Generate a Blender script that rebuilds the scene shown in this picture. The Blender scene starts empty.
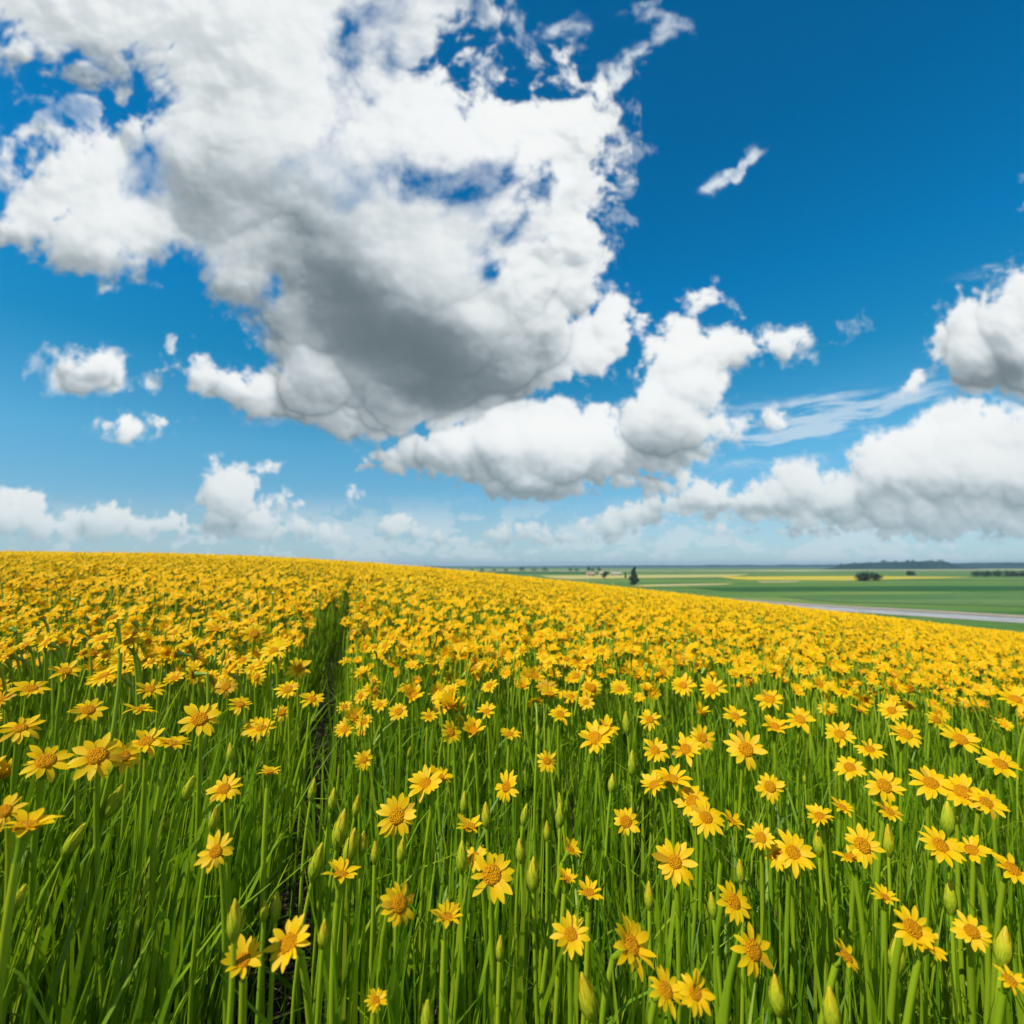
import bpy, math, random
import numpy as np
from mathutils import Vector, Matrix

R = math.radians
scene = bpy.context.scene
COL = scene.collection
rng = np.random.default_rng(11)
random.seed(5)

# ------------------------------------------------------------------ camera
F = 512.0                                   # focal length in pixels (90 degree field of view)
PITCH = math.atan(54.0 / 512.0)             # the flat horizon sits 54 px below the picture's middle
CAMZ = 0.80
cam_d = bpy.data.cameras.new('camera')
cam_d.sensor_width = 36.0
cam_d.lens = 18.0
cam_d.clip_start = 0.02
cam_d.clip_end = 20000.0
cam_d.dof.use_dof = True
cam_d.dof.focus_distance = 0.78
cam_d.dof.aperture_fstop = 5.0
cam = bpy.data.objects.new('camera', cam_d)
cam.location = (0, 0, CAMZ)
cam.rotation_euler = (math.pi / 2 + PITCH, 0, 0)
COL.objects.link(cam)
scene.camera = cam
CP, SP = math.cos(PITCH), math.sin(PITCH)


def ray(px, py):
    a, b = (px - 512.0) / F, (512.0 - py) / F
    return Vector((a, CP - b * SP, SP + b * CP))


def on_level(px, py, z):
    d = ray(px, py)
    t = (z - CAMZ) / d.z
    return Vector((0, 0, CAMZ)) + d * t


def project(P):
    """world points (n,3) -> pixel x, pixel y, depth"""
    P = np.asarray(P, dtype=float)
    x, y, z = P[..., 0], P[..., 1], P[..., 2] - CAMZ
    depth = y * CP + z * SP
    up = -y * SP + z * CP
    d = np.where(np.abs(depth) < 1e-6, 1e-6, depth)
    return 512 + F * x / d, 512 - F * up / d, depth


# ------------------------------------------------------------------ sun, sky, exposure
SUN = Vector((-0.52, -0.38, 0.80)).normalized()
sun_d = bpy.data.lights.new('sun', 'SUN')
sun_d.energy = 5.0
sun_d.angle = R(0.6)
sun_d.color = (1.0, 0.95, 0.86)
sun = bpy.data.objects.new('sun', sun_d)
sun.rotation_euler = SUN.to_track_quat('Z', 'Y').to_euler()
sun.location = (-20, -15, 40)
COL.objects.link(sun)

scene.view_settings.view_transform = 'Standard'
scene.view_settings.look = 'None'
scene.view_settings.exposure = 0.0
scene.view_settings.gamma = 1.0
scene.view_settings.use_curve_mapping = False


class NB:
    """small helper that writes node graphs as expressions"""

    def __init__(self, tree):
        self.t = tree

    def node(self, kind, **kw):
        n = self.t.nodes.new(kind)
        for k, v in kw.items():
            setattr(n, k, v)
        return n

    def put(self, sock, v):
        if isinstance(v, bpy.types.NodeSocket):
            self.t.links.new(v, sock)
        elif v is not None:
            sock.default_value = v

    def m(self, op, a, b=None, c=None, clamp=False):
        n = self.node('ShaderNodeMath', operation=op, use_clamp=clamp)
        for i, v in enumerate((a, b, c)):
            self.put(n.inputs[i], v)
        return n.outputs[0]

    def mixf(self, f, a, b_):
        n = self.node('ShaderNodeMix', data_type='FLOAT')
        self.put(n.inputs[0], f)
        self.put(n.inputs[2], a)
        self.put(n.inputs[3], b_)
        return n.outputs[0]

    def vm(self, op, a, b=None, scale=None):
        n = self.node('ShaderNodeVectorMath', operation=op)
        self.put(n.inputs[0], a)
        if b is not None:
            self.put(n.inputs[1], b)
        if scale is not None:
            self.put(n.inputs['Scale'], scale)
        return n.outputs['Value'] if op in ('LENGTH', 'DISTANCE', 'DOT_PRODUCT') else n.outputs[0]

    def xyz(self, x, y, z=0.0):
        n = self.node('ShaderNodeCombineXYZ')
        for i, v in enumerate((x, y, z)):
            self.put(n.inputs[i], v)
        return n.outputs[0]

    def sep(self, v):
        n = self.node('ShaderNodeSeparateXYZ')
        self.put(n.inputs[0], v)
        return n.outputs

    def noise(self, vec, scale, detail=2.0, rough=0.5, lac=2.0, dist=0.0, dims='3D', color=False, kind='FBM'):
        n = self.node('ShaderNodeTexNoise', noise_dimensions=dims)
        n.noise_type = kind
        self.put(n.inputs['Vector'], vec)
        self.put(n.inputs['Scale'], scale)
        self.put(n.inputs['Detail'], detail)
        self.put(n.inputs['Roughness'], rough)
        self.put(n.inputs['Lacunarity'], lac)
        self.put(n.inputs['Distortion'], dist)
        return n.outputs['Color' if color else 'Fac']

    def voronoi(self, vec, scale, detail=0.0, rough=0.5, dims='2D', feature='F1', smooth=None):
        n = self.node('ShaderNodeTexVoronoi', voronoi_dimensions=dims, feature=feature)
        self.put(n.inputs['Vector'], vec)
        self.put(n.inputs['Scale'], scale)
        self.put(n.inputs['Detail'], detail)
        self.put(n.inputs['Roughness'], rough)
        if smooth is not None:
            self.put(n.inputs['Smoothness'], smooth)
        return n.outputs['Distance']

    def step(self, v, lo, hi, a=0.0, b=1.0, smooth=True):
        n = self.node('ShaderNodeMapRange', interpolation_type='SMOOTHSTEP' if smooth else 'LINEAR')
        n.clamp = True
        for i, s in enumerate((v, lo, hi, a, b)):
            self.put(n.inputs[i], s)
        return n.outputs[0]

    def mix(self, f, a, b, mode='MIX'):
        n = self.node('ShaderNodeMix', data_type='RGBA', blend_type=mode)
        n.clamp_factor = True
        self.put(n.inputs[0], f)
        self.put(n.inputs[6], a if isinstance(a, bpy.types.NodeSocket) else (*a[:3], 1.0))
        self.put(n.inputs[7], b if isinstance(b, bpy.types.NodeSocket) else (*b[:3], 1.0))
        return n.outputs[2]

    def ramp(self, f, stops):
        n = self.node('ShaderNodeValToRGB')
        e = n.color_ramp.elements
        while len(e) < len(stops):
            e.new(0.5)
        for el, (p, c) in zip(e, stops):
            el.position = p
            el.color = (*c[:3], 1.0)
        self.put(n.inputs[0], f)
        return n.outputs[0]


# ------------------------------------------------------------------ clouds: where they stand (seen from the field) and how they are lit
CLOUD_RAMP = [(0.0, (0.125, 0.165, 0.185)), (0.25, (0.21, 0.26, 0.285)), (0.5, (0.42, 0.48, 0.51)),
              (0.75, (0.70, 0.75, 0.77)), (1.0, (0.95, 0.965, 0.96))]
# outlines of the great clouds, as directions (pixel columns and rows of the view)
OUTLINES = [
    [(-120, -150), (480, -150), (478, -20), (470, 20), (462, 45), (480, 75), (520, 85), (545, 75), (556, 52), (572, 62), (590, 80), (600, 105), (596, 128), (590, 140), (614, 152), (608, 168), (596, 180), (600, 200),
     (592, 232), (600, 255), (588, 275), (596, 296), (585, 310), (562, 316), (568, 332), (590, 324), (606, 302), (622, 290), (630, 305), (652, 312), (648, 328), (625, 350), (600, 368), (570, 382), (540, 392), (505, 398),
     (495, 405), (470, 420), (440, 432), (400, 436), (370, 442), (340, 432), (305, 420), (290, 405), (284, 385), (272, 372), (280, 345), (276, 322), (262, 306), (232, 294), (195, 268), (160, 258), (130, 264), (104, 270),
     (80, 262), (60, 268), (40, 255), (20, 248), (-5, 235), (-20, 215), (10, 190), (30, 160), (45, 140), (75, 128), (118, 120), (140, 105), (118, 82), (88, 72), (60, 78), (30, 72), (-30, 66), (-120, 60)],
    [(372, 448), (390, 436), (430, 432), (470, 424), (500, 404), (540, 398), (575, 402), (605, 398), (618, 412), (612, 432), (628, 442), (640, 470), (636, 486), (600, 490), (565, 498), (530, 504), (500, 494), (478, 482),
     (440, 478), (415, 470), (390, 476), (372, 466)],
    [(643, 335), (655, 326), (675, 320), (695, 326), (712, 322), (735, 320), (750, 330), (764, 342), (790, 336), (812, 338), (806, 347), (770, 354), (748, 360), (730, 358), (716, 366), (708, 376), (722, 372), (728, 385),
     (716, 398), (708, 408), (728, 418), (745, 424), (738, 438), (715, 446), (705, 458), (680, 466), (655, 470), (632, 464), (618, 448), (616, 430), (628, 412), (624, 398), (640, 385), (632, 370), (645, 355)],
    [(928, 345), (945, 322), (970, 308), (990, 295), (1010, 288), (1030, 278), (1100, 260), (1100, 400), (1040, 398), (1000, 396), (970, 390), (950, 378), (940, 362)],
    [(850, 452), (868, 438), (900, 425), (940, 410), (985, 404), (1020, 408), (1100, 395), (1100, 540), (900, 538), (850, 530), (760, 524), (690, 520), (640, 520), (600, 534), (560, 540), (575, 522), (610, 512), (640, 505),
     (665, 500), (690, 484), (720, 476), (735, 490), (760, 480), (785, 462), (806, 460), (828, 470), (850, 468)],
    [(196, 500), (204, 480), (200, 470), (214, 460), (232, 466), (250, 474), (262, 486), (256, 498), (285, 494), (304, 499), (288, 506), (262, 508), (270, 520), (300, 518), (340, 526), (345, 540), (250, 543), (200, 532),
     (150, 536), (90, 540), (-60, 540), (-60, 482), (0, 488), (40, 500), (55, 515), (90, 505), (125, 500), (140, 512), (160, 510), (185, 520), (200, 518)],
]
CLOUDS = [
    (90, 372, 31, 15, -4), (196, 371, 42, 21, -6), (215, 380, 20, 12, 0), (238, 389, 18, 11, 0), (262, 398, 27, 15, 0), (283, 395, 12, 14, 0), (118, 428, 17, 9, -14), (155, 422, 13, 5, 0),
    (696, 303, 19, 12, 0), (776, 418, 15, 7, 0), (362, 464, 8, 6, 20), (350, 497, 7, 3.5, 0), (366, 497, 6, 3, 0), (455, 485, 6, 3, 0),
    (268, 475, 10, 4, 0), (912, 384, 9, 3, 25), (798, 341, 13, 5, 10), (228, 485, 22, 18, 0), (218, 470, 12, 8, 0), (240, 492, 16, 12, 0), (250, 506, 34, 11, 0), (286, 501, 16, 4, 0), (228, 517, 28, 9, 0),
    (405, 532, 22, 8, 0), (430, 536, 24, 6, 0), (510, 538, 28, 7, 0), (600, 530, 34, 7, 0), (545, 532, 20, 6, 0), (390, 528, 14, 6, 0), (664, 484, 28, 12, 0), (682, 476, 16, 9, 0), (485, 543, 20, 4, 0), (498, 534, 12, 9, 0), (520, 530, 16, 8, 0), (536, 538, 20, 6, 0), (400, 530, 16, 10, 0), (425, 533, 13, 9, 0), (610, 524, 22, 9, 0), (632, 514, 18, 11, 0), (655, 506, 20, 10, 0), (575, 534, 20, 7, 0), (720, 530, 40, 6, 0), (800, 534, 40, 5, 0), (690, 512, 24, 10, 0),
]
HOLES = [(366, 40, 5, 26, -15), (396, 48, 12, 6, 0), (446, 184, 34, 8, 0), (415, 178, 9, 6, 0), (490, 271, 9, 9, -20), (518, 226, 4, 8, -20), (530, 182, 7, 13, 10), (150, 150, 4, 6, 0), (28, 108, 40, 22, 0), (478, 52, 12, 18, 0)]
DARK = [(405, 345, 110, 46, -24, 0.72), (320, 285, 120, 52, -32, 0.439), (440, 398, 60, 24, 0, 0.366), (200, 190, 130, 60, -30, 0.195), (170, 90, 150, 45, -15, 0.10), (250, 30, 120, 60, 0, -0.10), (400, 230, 90, 60, 0, 0.122), (555, 340, 34, 24, 30, 0.293), (500, 330, 60, 34, 0, 0.195), (440, 465, 60, 14, 0, 0.268), (545, 494, 70, 12, 0, 0.60), (600, 480, 40, 11, 0, 0.22), (655, 460, 34, 15, 0, 0.488), (660, 425, 24, 34, 0, 0.244), (690, 445, 24, 14, 0, 0.195), (664, 488, 24, 10, 0, 0.464), (1005, 374, 55, 16, 10, 0.549), (1000, 345, 50, 22, 15, 0.171), (1015, 445, 50, 20, 0, 0.10), (880, 494, 40, 8, 10, 0.22), (960, 500, 110, 18, 0, 0.20), (830, 508, 60, 8, 0, 0.268), (90, 381, 30, 4, 0, 0.146), (195, 384, 30, 6, 0, 0.171), (230, 525, 30, 5, 0, 0.268), (740, 510, 50, 6, 0, 0.244), (300, 235, 120, 50, -30, 0.14), (480, 385, 60, 26, 0, 0.14), (360, 395, 50, 30, 0, 0.1), (600, 330, 20, 18, 0, 0.12), (545, 250, 26, 40, 0, 0.1), (560, 130, 26, 30, 0, 0.06), (505, 428, 90, 20, 0, -0.55), (430, 436, 50, 16, 0, -0.35), (585, 430, 40, 18, 0, -0.35), (460, 388, 70, 14, 0, 0.25), (650, 350, 36, 30, 0, -0.3), (720, 345, 50, 18, 10, -0.3), (640, 392, 22, 30, 0, -0.25), (925, 425, 90, 14, 12, -0.35), (830, 475, 60, 12, 8, -0.3), (700, 492, 40, 8, 0, -.25), (590, 365, 46, 22, 15, -0.25), (548, 210, 44, 60, 0, -0.2), (225, 480, 30, 20, 0, -0.25), (500, 130, 90, 50, 0, -0.12), (960, 450, 130, 40, 6, -0.16), (60, 205, 60, 46, 0, -0.10), (690, 390, 40, 40, 0, -0.12), (560, 250, 40, 50, 0, -0.10), (500, 110, 90, 40, 0, -0.08), (330, 255, 40, 20, -30, -0.10)]
WISPS = [(815, 415, 110, 28, 10, 1.35), (760, 445, 70, 22, 10, 1.15), (890, 400, 70, 18, 15, 1.2), (1000, 270, 40, 6, 15, 0.9)]
PUFFS = [(752, 158, 20, 5.5, 40, 1.0), (728, 180, 24, 6, 45, 1.0), (740, 168, 34, 8, 42, 0.6), (662, 30, 17, 16, 70, 1.1), (650, 15, 14, 9, 40, .7), (628, 62, 26, 10, 50, 0.9), (608, 82, 18, 8, 40, 0.8), (640, 4, 22, 8, 0, 0.7), (555, 30, 40, 24, 30, 0.6), (520, 20, 30, 30, 0, 0.7),
         (1015, 177, 16, 7, 20, 1.2), (1022, 205, 10, 7, 20, 1.0), (1015, 268, 26, 4.5, 15, 1.1), (608, 287, 13, 11, 0, 1.0), (640, 300, 11, 8, 0, 0.8), (603, 158, 12, 26, 0, 0.8), (20, 125, 40, 12, 30, 0.55), (95, 100, 24, 10, 40, 0.6)]


# ---- numpy noise
class Lattice:
    def __init__(self, seed, n=256):
        r = np.random.default_rng(seed)
        self.n = n
        a = r.random((n, n)) * 2 * np.pi
        self.gx, self.gy = np.cos(a).astype(np.float32), np.sin(a).astype(np.float32)
        self.ox, self.oy = r.random((n, n)).astype(np.float32), r.random((n, n)).astype(np.float32)

    def grad(self, x, y):
        """gradient noise, about -0.7 .. 0.7"""
        n = self.n
        xi, yi = np.floor(x).astype(np.int32), np.floor(y).astype(np.int32)
        fx, fy = (x - xi).astype(np.float32), (y - yi).astype(np.float32)
        x0, y0 = xi % n, yi % n
        x1, y1 = (xi + 1) % n, (yi + 1) % n
        sx = fx * fx * fx * (fx * (fx * 6 - 15) + 10)
        sy = fy * fy * fy * (fy * (fy * 6 - 15) + 10)
        a = self.gx[y0, x0] * fx + self.gy[y0, x0] * fy
        b = self.gx[y0, x1] * (fx - 1) + self.gy[y0, x1] * fy
        c = self.gx[y1, x0] * fx + self.gy[y1, x0] * (fy - 1)
        d = self.gx[y1, x1] * (fx - 1) + self.gy[y1, x1] * (fy - 1)
        a = a + (b - a) * sx
        c = c + (d - c) * sx
        return (a + (c - a) * sy) * 1.5

    def cells(self, x, y):
        """distance to the nearest of scattered points"""
        n = self.n
        xi, yi = np.floor(x).astype(np.int32), np.floor(y).astype(np.int32)
        best = np.full(x.shape, 9.0, np.float32)
        for j in (-1, 0, 1):
            for i in (-1, 0, 1):
                cx, cy_ = (xi + i) % n, (yi + j) % n
                dx = xi + i + self.ox[cy_, cx] - x
                dy = yi + j + self.oy[cy_, cx] - y
                best = np.minimum(best, (dx * dx + dy * dy).astype(np.float32))
        return np.sqrt(best)


LAT = Lattice(7)


def fbm(x, y, octaves, gain=0.5, off=0.0):
    out, amp = 0.0, 1.0
    for k in range(octaves):
        f = 2.03 ** k
        out = out + amp * LAT.grad(x * f + 17.3 * k + off, y * f - 9.1 * k + off * 1.7)
        amp *= gain
    return out


def billow(x, y, octaves, gain=0.5, off=0.0):
    """rounded cauliflower heads: high in the middle of a cell"""
    out, amp, tot = 0.0, 1.0, 0.0
    for k in range(octaves):
        f = 2.1 ** k
        out = out + amp * (0.42 - LAT.cells(x * f + 5.7 * k + off, y * f + 11.9 * k - off))
        tot += amp
        amp *= gain
    return out


def sstep(v, lo, hi):
    t = np.clip((v - lo) / (hi - lo), 0, 1)
    return t * t * (3 - 2 * t)


def blur(a, r):
    """three box passes along both axes, radius in cells"""
    r = int(max(1, r))
    for _ in range(3):
        for ax in (0, 1):
            pad = [(0, 0), (0, 0)]
            pad[ax] = (r + 1, r)
            c = np.cumsum(np.pad(a, pad, mode='edge'), axis=ax, dtype=np.float64)
            a = ((c[2 * r + 1:] - c[:-2 * r - 1]) if ax == 0 else (c[:, 2 * r + 1:] - c[:, :-2 * r - 1])) / (2 * r + 1)
    return a.astype(np.float32)


def shift(a, dx, dy):
    """a sampled dx cells to the right and dy cells up (rows run upwards)"""
    h, w = a.shape
    yy = np.clip(np.arange(h) + dy, 0, h - 1.001)
    xx = np.clip(np.arange(w) + dx, 0, w - 1.001)
    y0, x0 = yy.astype(int), xx.astype(int)
    fy, fx = (yy - y0)[:, None].astype(np.float32), (xx - x0)[None].astype(np.float32)
    top = a[y0] * (1 - fy) + a[y0 + 1] * fy
    return top[:, x0] * (1 - fx) + top[:, x0 + 1] * fx


PPU = 620                                        # cells per unit of slope
U0, U1, V0, V1 = -1.30, 1.30, -0.03, 1.32


def cloud_sheet():
    """clouds of the part of the sky ahead: colour (linear) and opacity on a grid of slopes u = x/y, v = z/y"""
    w, h = int((U1 - U0) * PPU), int((V1 - V0) * PPU)
    u, v = np.meshgrid((np.arange(w) + 0.5) / PPU + U0, (np.arange(h) + 0.5) / PPU + V0)
    u, v = u.astype(np.float32), v.astype(np.float32)
    vp = np.maximum(v, 0)
    s = 0.12 + 0.62 * vp                                    # size of cloud detail grows with height above the horizon
    hi = sstep(v, 0.08, 0.40)
    crisp = np.maximum(sstep(u, -0.16, 0.02), 1 - sstep(v, 0.30, 0.42))     # hard-edged cumulus; elsewhere torn and soft

    def two(f, a, b_, oc, g, off, x=u, y=v):
        return f(x * a, y * a, oc, g, off) * (1 - hi) + f(x * b_, y * b_, oc, g, off + 3.3) * hi
    wx = two(fbm, 9.0, 3.4, 3, 0.42, 0.0)
    wy = two(fbm, 9.0, 3.4, 3, 0.42, 31.7)
    fx = two(fbm, 34.0, 13.0, 4, 0.5, 11.0)
    fy = two(fbm, 34.0, 13.0, 4, 0.5, 51.0)
    pu, pv = u + (wx * 0.045 + fx * 0.030) * s, v + (wy * 0.045 + fy * 0.030) * s
    bu, bv = u + wx * s * 0.05, v + wy * s * 0.05
    frac = two(fbm, 13.0, 4.4, 7, 0.56, 2.0, bu, bv)
    heads = two(billow, 26.0, 9.5, 4, 0.55, 1.0, bu, bv)
    n0 = 0.62 * frac + 0.80 * heads
    lobes_ = billow(bu * 5.5, bv * 7.5, 3, 0.5, 4.4)

    def slope(px, py):
        d = ray(px, py)
        return d.x / d.y, d.z / d.y, 1.0 / (F * d.y)

    def window(x, y, ext):
        i0, i1 = int(max(0, (x - ext - U0) * PPU)), int(min(w, (x + ext - U0) * PPU + 1))
        j0, j1 = int(max(0, (y - ext - V0) * PPU)), int(min(h, (y + ext - V0) * PPU + 1))
        return (slice(j0, j1), slice(i0, i1)) if i1 > i0 and j1 > j0 else None

    def local(e, margin):
        x, y, k = slope(e[0], e[1])
        rx, ry = e[2] * k, e[3] * k
        a = R(e[4]) if len(e) > 4 else 0.0
        sl = window(x, y, max(rx, ry) * margin + 0.30)
        if sl is None:
            return None
        qx, qy = pu[sl] - x, pv[sl] - y
        c, sn = math.cos(a), math.sin(a)
        xx, yy = (c * qx + sn * qy) / rx, (-sn * qx + c * qy) / ry
        return sl, xx * xx + yy * yy, min(rx, ry)

    def smax(o, d, sm):
        t = np.clip(0.5 + 0.5 * (d - o) / sm, 0, 1)
        return o * (1 - t) + d * t + sm * t * (1 - t)

    def ellipses(lst, sm):
        out = np.full((h, w), -0.4, np.float32)
        for e in lst:
            r = local(e, 1.0)
            if r:
                sl, q, rm = r
                out[sl] = smax(out[sl], (1 - np.sqrt(q)) * rm, sm)
        return out

    def outline(poly):
        """signed distance to a closed outline, positive inside"""
        P = np.array([slope(*p)[:2] for p in poly])
        i0, i1 = [int(np.clip((q - U0) * PPU, 0, w)) for q in (P[:, 0].min() - 0.15, P[:, 0].max() + 0.15)]
        j0, j1 = [int(np.clip((q - V0) * PPU, 0, h)) for q in (P[:, 1].min() - 0.15, P[:, 1].max() + 0.15)]
        out = np.full((h, w), -0.4, np.float32)
        X, Y = pu[j0:j1, i0:i1], pv[j0:j1, i0:i1]
        d2 = np.full(X.shape, 9.0, np.float32)
        ins = np.zeros(X.shape, bool)
        for k in range(len(P)):
            (ax, ay), (bx, by) = P[k].astype(np.float32), P[(k + 1) % len(P)].astype(np.float32)
            ex, ey = bx - ax, by - ay
            t = np.clip(((X - ax) * ex + (Y - ay) * ey) / (ex * ex + ey * ey + 1e-9), 0, 1)
            d2 = np.minimum(d2, (X - ax - t * ex) ** 2 + (Y - ay - t * ey) ** 2)
            if ay != by:
                ins ^= ((ay > Y) != (by > Y)) & (X < ex * (Y - ay) / (by - ay) + ax)
        d = np.sqrt(d2)
        out[j0:j1, i0:i1] = np.where(ins, d, -np.minimum(d, 0.4))
        return out

    def glow(lst):
        out = np.zeros((h, w), np.float32)
        for e in lst:
            r = local(e, 3.2)
            if r:
                sl, q, _ = r
                out[sl] += e[5] * np.exp(-q)
        return out

    sd = ellipses(CLOUDS, 0.012)
    for poly in OUTLINES:
        sd = np.maximum(sd, outline(poly))
    sd = sd - 0.010 * s                                     # the puffs themselves stand out a little past the outline
    # ---- heap the clouds up out of rounded puffs: height of the heap towards the viewer, and its outline
    r_ = np.random.default_rng(23)
    H = np.zeros((h, w), np.float32)
    pd = np.full((h, w), -0.4, np.float32)
    bulge = np.sqrt(np.clip(sd, 0, 0.30) * np.minimum(s, 0.5)) * 1.1
    for size, count, reach in ((0.20, 700, 0.30), (0.105, 2600, 0.22), (0.055, 8000, 0.16), (0.030, 20000, 0.10), (0.016, 40000, 0.08)):
        jj, ii = r_.integers(0, h, count * 3), r_.integers(0, w, count * 3)
        loc = s[jj, ii]
        keep = (sd[jj, ii] > -0.10 * size * loc) & (r_.random(count * 3) < np.clip(0.30 / loc, 0.25, 1.0))
        for j, i, rr in zip(jj[keep], ii[keep], r_.uniform(0.7, 1.3, keep.sum())):
            r = size * s[j, i] * rr
            r = min(r, max(sd[j, i], 0) * 1.1 + 0.035 * s[j, i] + 0.004)
            x, y = pu[j, i], pv[j, i]
            n = int((r * 1.3 + 0.016 * s[j, i]) * PPU) + 2
            j0, j1, i0, i1 = max(0, j - n), min(h, j + n + 1), max(0, i - n), min(w, i + n + 1)
            sl = (slice(j0, j1), slice(i0, i1))
            d2 = (pu[sl] - x) ** 2 + (pv[sl] - y) ** 2
            hh = np.sqrt(np.maximum(r * r - d2, 0)) + bulge[j, i] + reach * r * (2.0 * rr - 2.0)
            H[sl] = np.where(d2 < r * r, np.maximum(H[sl], hh), H[sl])
            pd[sl] = np.maximum(pd[sl], r - np.sqrt(d2))
    pd = np.maximum(pd, sd - 0.035 * s)
    full = sd * 0.45 + np.minimum(pd, sd + 0.06) * 0.55
    full = np.maximum(full, np.minimum(pd, 0.03))
    fine = two(fbm, 46.0, 17.0, 5, 0.62, 21.0, bu, bv)
    soft_n = n0 * s * (0.17 * (1 - crisp) + 0.085 * crisp) + fine * s * 0.035
    dens = full + soft_n - 0.004
    hol = ellipses(HOLES, 0.01) + (0.55 * frac - 0.5 * heads) * s * 0.14
    dens = np.where(hol > -0.2, np.minimum(dens, -hol * 0.7), dens)
    soft = 0.0025 + s * (0.065 * (1 - crisp) + 0.034 * crisp) * (1 + 1.2 * np.clip(fbm(u * 3.1, v * 3.1, 2, 0.5, 8.0), 0, 1))
    alpha = sstep(dens, -0.4 * soft, soft)
    thick = np.clip(sd / (s * 0.36), 0, 1) * sstep(-hol, -0.01, 0.06 * s)
    # how much cloud the light has passed on its way in: march towards the light through the sheet
    tau = np.zeros_like(dens)
    dn = np.clip(dens / (0.16 * s), 0, 1.0)
    ld = (LIGHT[0] * PPU, LIGHT[1] * PPU)
    last = 0.0
    for st in (0.012, 0.025, 0.045, 0.075, 0.12, 0.18):
        tau += shift(dn, ld[0] * st, ld[1] * st) * (st - last)
        last = st
    lit = np.exp(-0.9 * tau / (0.055 + 0.11 * vp))
    # the light on the heap: slope of its surface, and hollows between the puffs
    calm = np.maximum(sstep(sd, 0.10 * s, 0.40 * s), 0.72 * sstep(sd, 0.0, 0.12 * s) * (1 - crisp)) * (1 - 0.62 * crisp)          # deep inside, seen from below, the base is smooth
    Hn = H + (0.050 * frac + 0.055 * heads + 0.016 * fine) * s
    lam, wsum = 0.0, 0.0
    for rad, wt in ((1, 0.40), (3, 0.50), (9, 0.75)):
        Hb = blur(Hn, rad)
        gy, gx = np.gradient(Hb, 1.0 / PPU)
        nz = 1.0 / np.sqrt(1 + gx * gx + gy * gy)
        lam = lam + wt * (-gx * LDIR[0] - gy * LDIR[1] + LDIR[2]) * nz
        wsum += wt
    lam = lam / wsum
    Hm = blur(H, 5)
    ao = np.clip((H - Hm) / (0.035 * s), -1, 1)
    lam_c = lam * (1 - 0.66 * calm) + LDIR[2] * 0.66 * calm
    dk = glow(DARK) * (0.92 + 0.42 * fbm(bu * 5, bv * 5, 5, 0.5, 6.0) - 0.22 * lobes_)
    br = 0.545 + 0.20 * lit + 0.42 * lam_c + 0.07 * ao * (1 - 0.7 * calm) - 0.98 * dk * (0.35 + 0.65 * thick)
    br = br + 0.05 * two(fbm, 9.0, 3.3, 4, 0.45, 4.0) * (0.4 + 0.6 * thick)
    br = br * 0.80 + 0.20 * blur(br, 2)
    br = np.where(br < 0.30, 0.30 * np.exp((br - 0.30) / 0.30), br)
    br = np.where(br > 0.80, 0.80 + 0.20 * (1 - np.exp(-(br - 0.80) / 0.20)), br)
    col = np.stack([np.interp(br, [c[0] for c in CLOUD_RAMP], [c[1][k] for c in CLOUD_RAMP]) for k in range(3)], -1).astype(np.float32)
    hz = np.array(HORIZON, np.float32)
    air = (np.clip(1 - vp / 0.28, 0, 1) ** 1.2 * 0.60)[..., None]
    col = col * (1 - air) + hz * air
    # thin veils round the torn edges, and bases that melt into the air low down
    veil = sstep(dens + (0.07 * fine + 0.07 * frac) * s, -0.055 * s, 0.06 * s) * 0.30
    alpha = np.maximum(alpha, veil * (1 - alpha) * sstep(v, 0.10, 0.3) + alpha)
    a = alpha * (1 - 0.38 * np.clip(1 - vp / 0.10, 0, 1))

    def under(a, col, a2, c2):
        """what lies behind the cloud already there"""
        k = a2 * (1 - a)
        tot = np.maximum(a + k, 1e-5)
        return a + k, (col * a[..., None] + np.asarray(c2, np.float32) * k[..., None]) / tot[..., None]
    # small torn puffs and streaks
    g = np.minimum(glow(PUFFS), 1.1)
    pa = sstep(g + 0.95 * frac + 0.35 * heads + 0.35 * fine, 0.45, 1.75) * 0.85 * sstep(g, 0.06, 0.45)
    a, col = under(a, col, pa, (0.80, 0.87, 0.91))
    c11, s11 = math.cos(R(9)), math.sin(R(9))
    su, sv = u + wx * 0.02, v + wy * 0.02
    st = fbm((c11 * su + s11 * sv) * 3.4, (-s11 * su + c11 * sv) * 30.0, 7, 0.62, 3.0)
    wa = sstep((st + 0.30) * glow(WISPS), 0.02, 1.35) * 0.62
    a, col = under(a, col, wa, (0.70, 0.80, 0.87))
    # far cumulus and haze bank low over the horizon
    fa = fbm(u * 9, v * 19, 6, 0.60, 5.0) + 0.9 * billow(u * 26, v * 46, 3, 0.55, 2.0)
    fm = fbm(u * 2.3, v * 2.3, 2, 0.5, 1.0)
    fa = sstep(fa + 0.7 * fm, FARCUT, FARCUT + 0.45) * sstep(v, 0.0, 0.02) * (1 - sstep(v, 0.06, 0.15)) * 0.55
    a, col = under(a, col, fa, (0.66, 0.76, 0.80))
    # pale air
    ha = (1 - sstep(v, 0.0, 0.17)) * 0.42
    a, col = under(a, col, ha, (0.56, 0.70, 0.745))
    return a, col, u, v


FARCUT = -0.10
LIGHT = (0.35, 1.0)
LDIR = (0.36, 0.74, 0.57)
HORIZON = (0.44, 0.59, 0.64)

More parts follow.
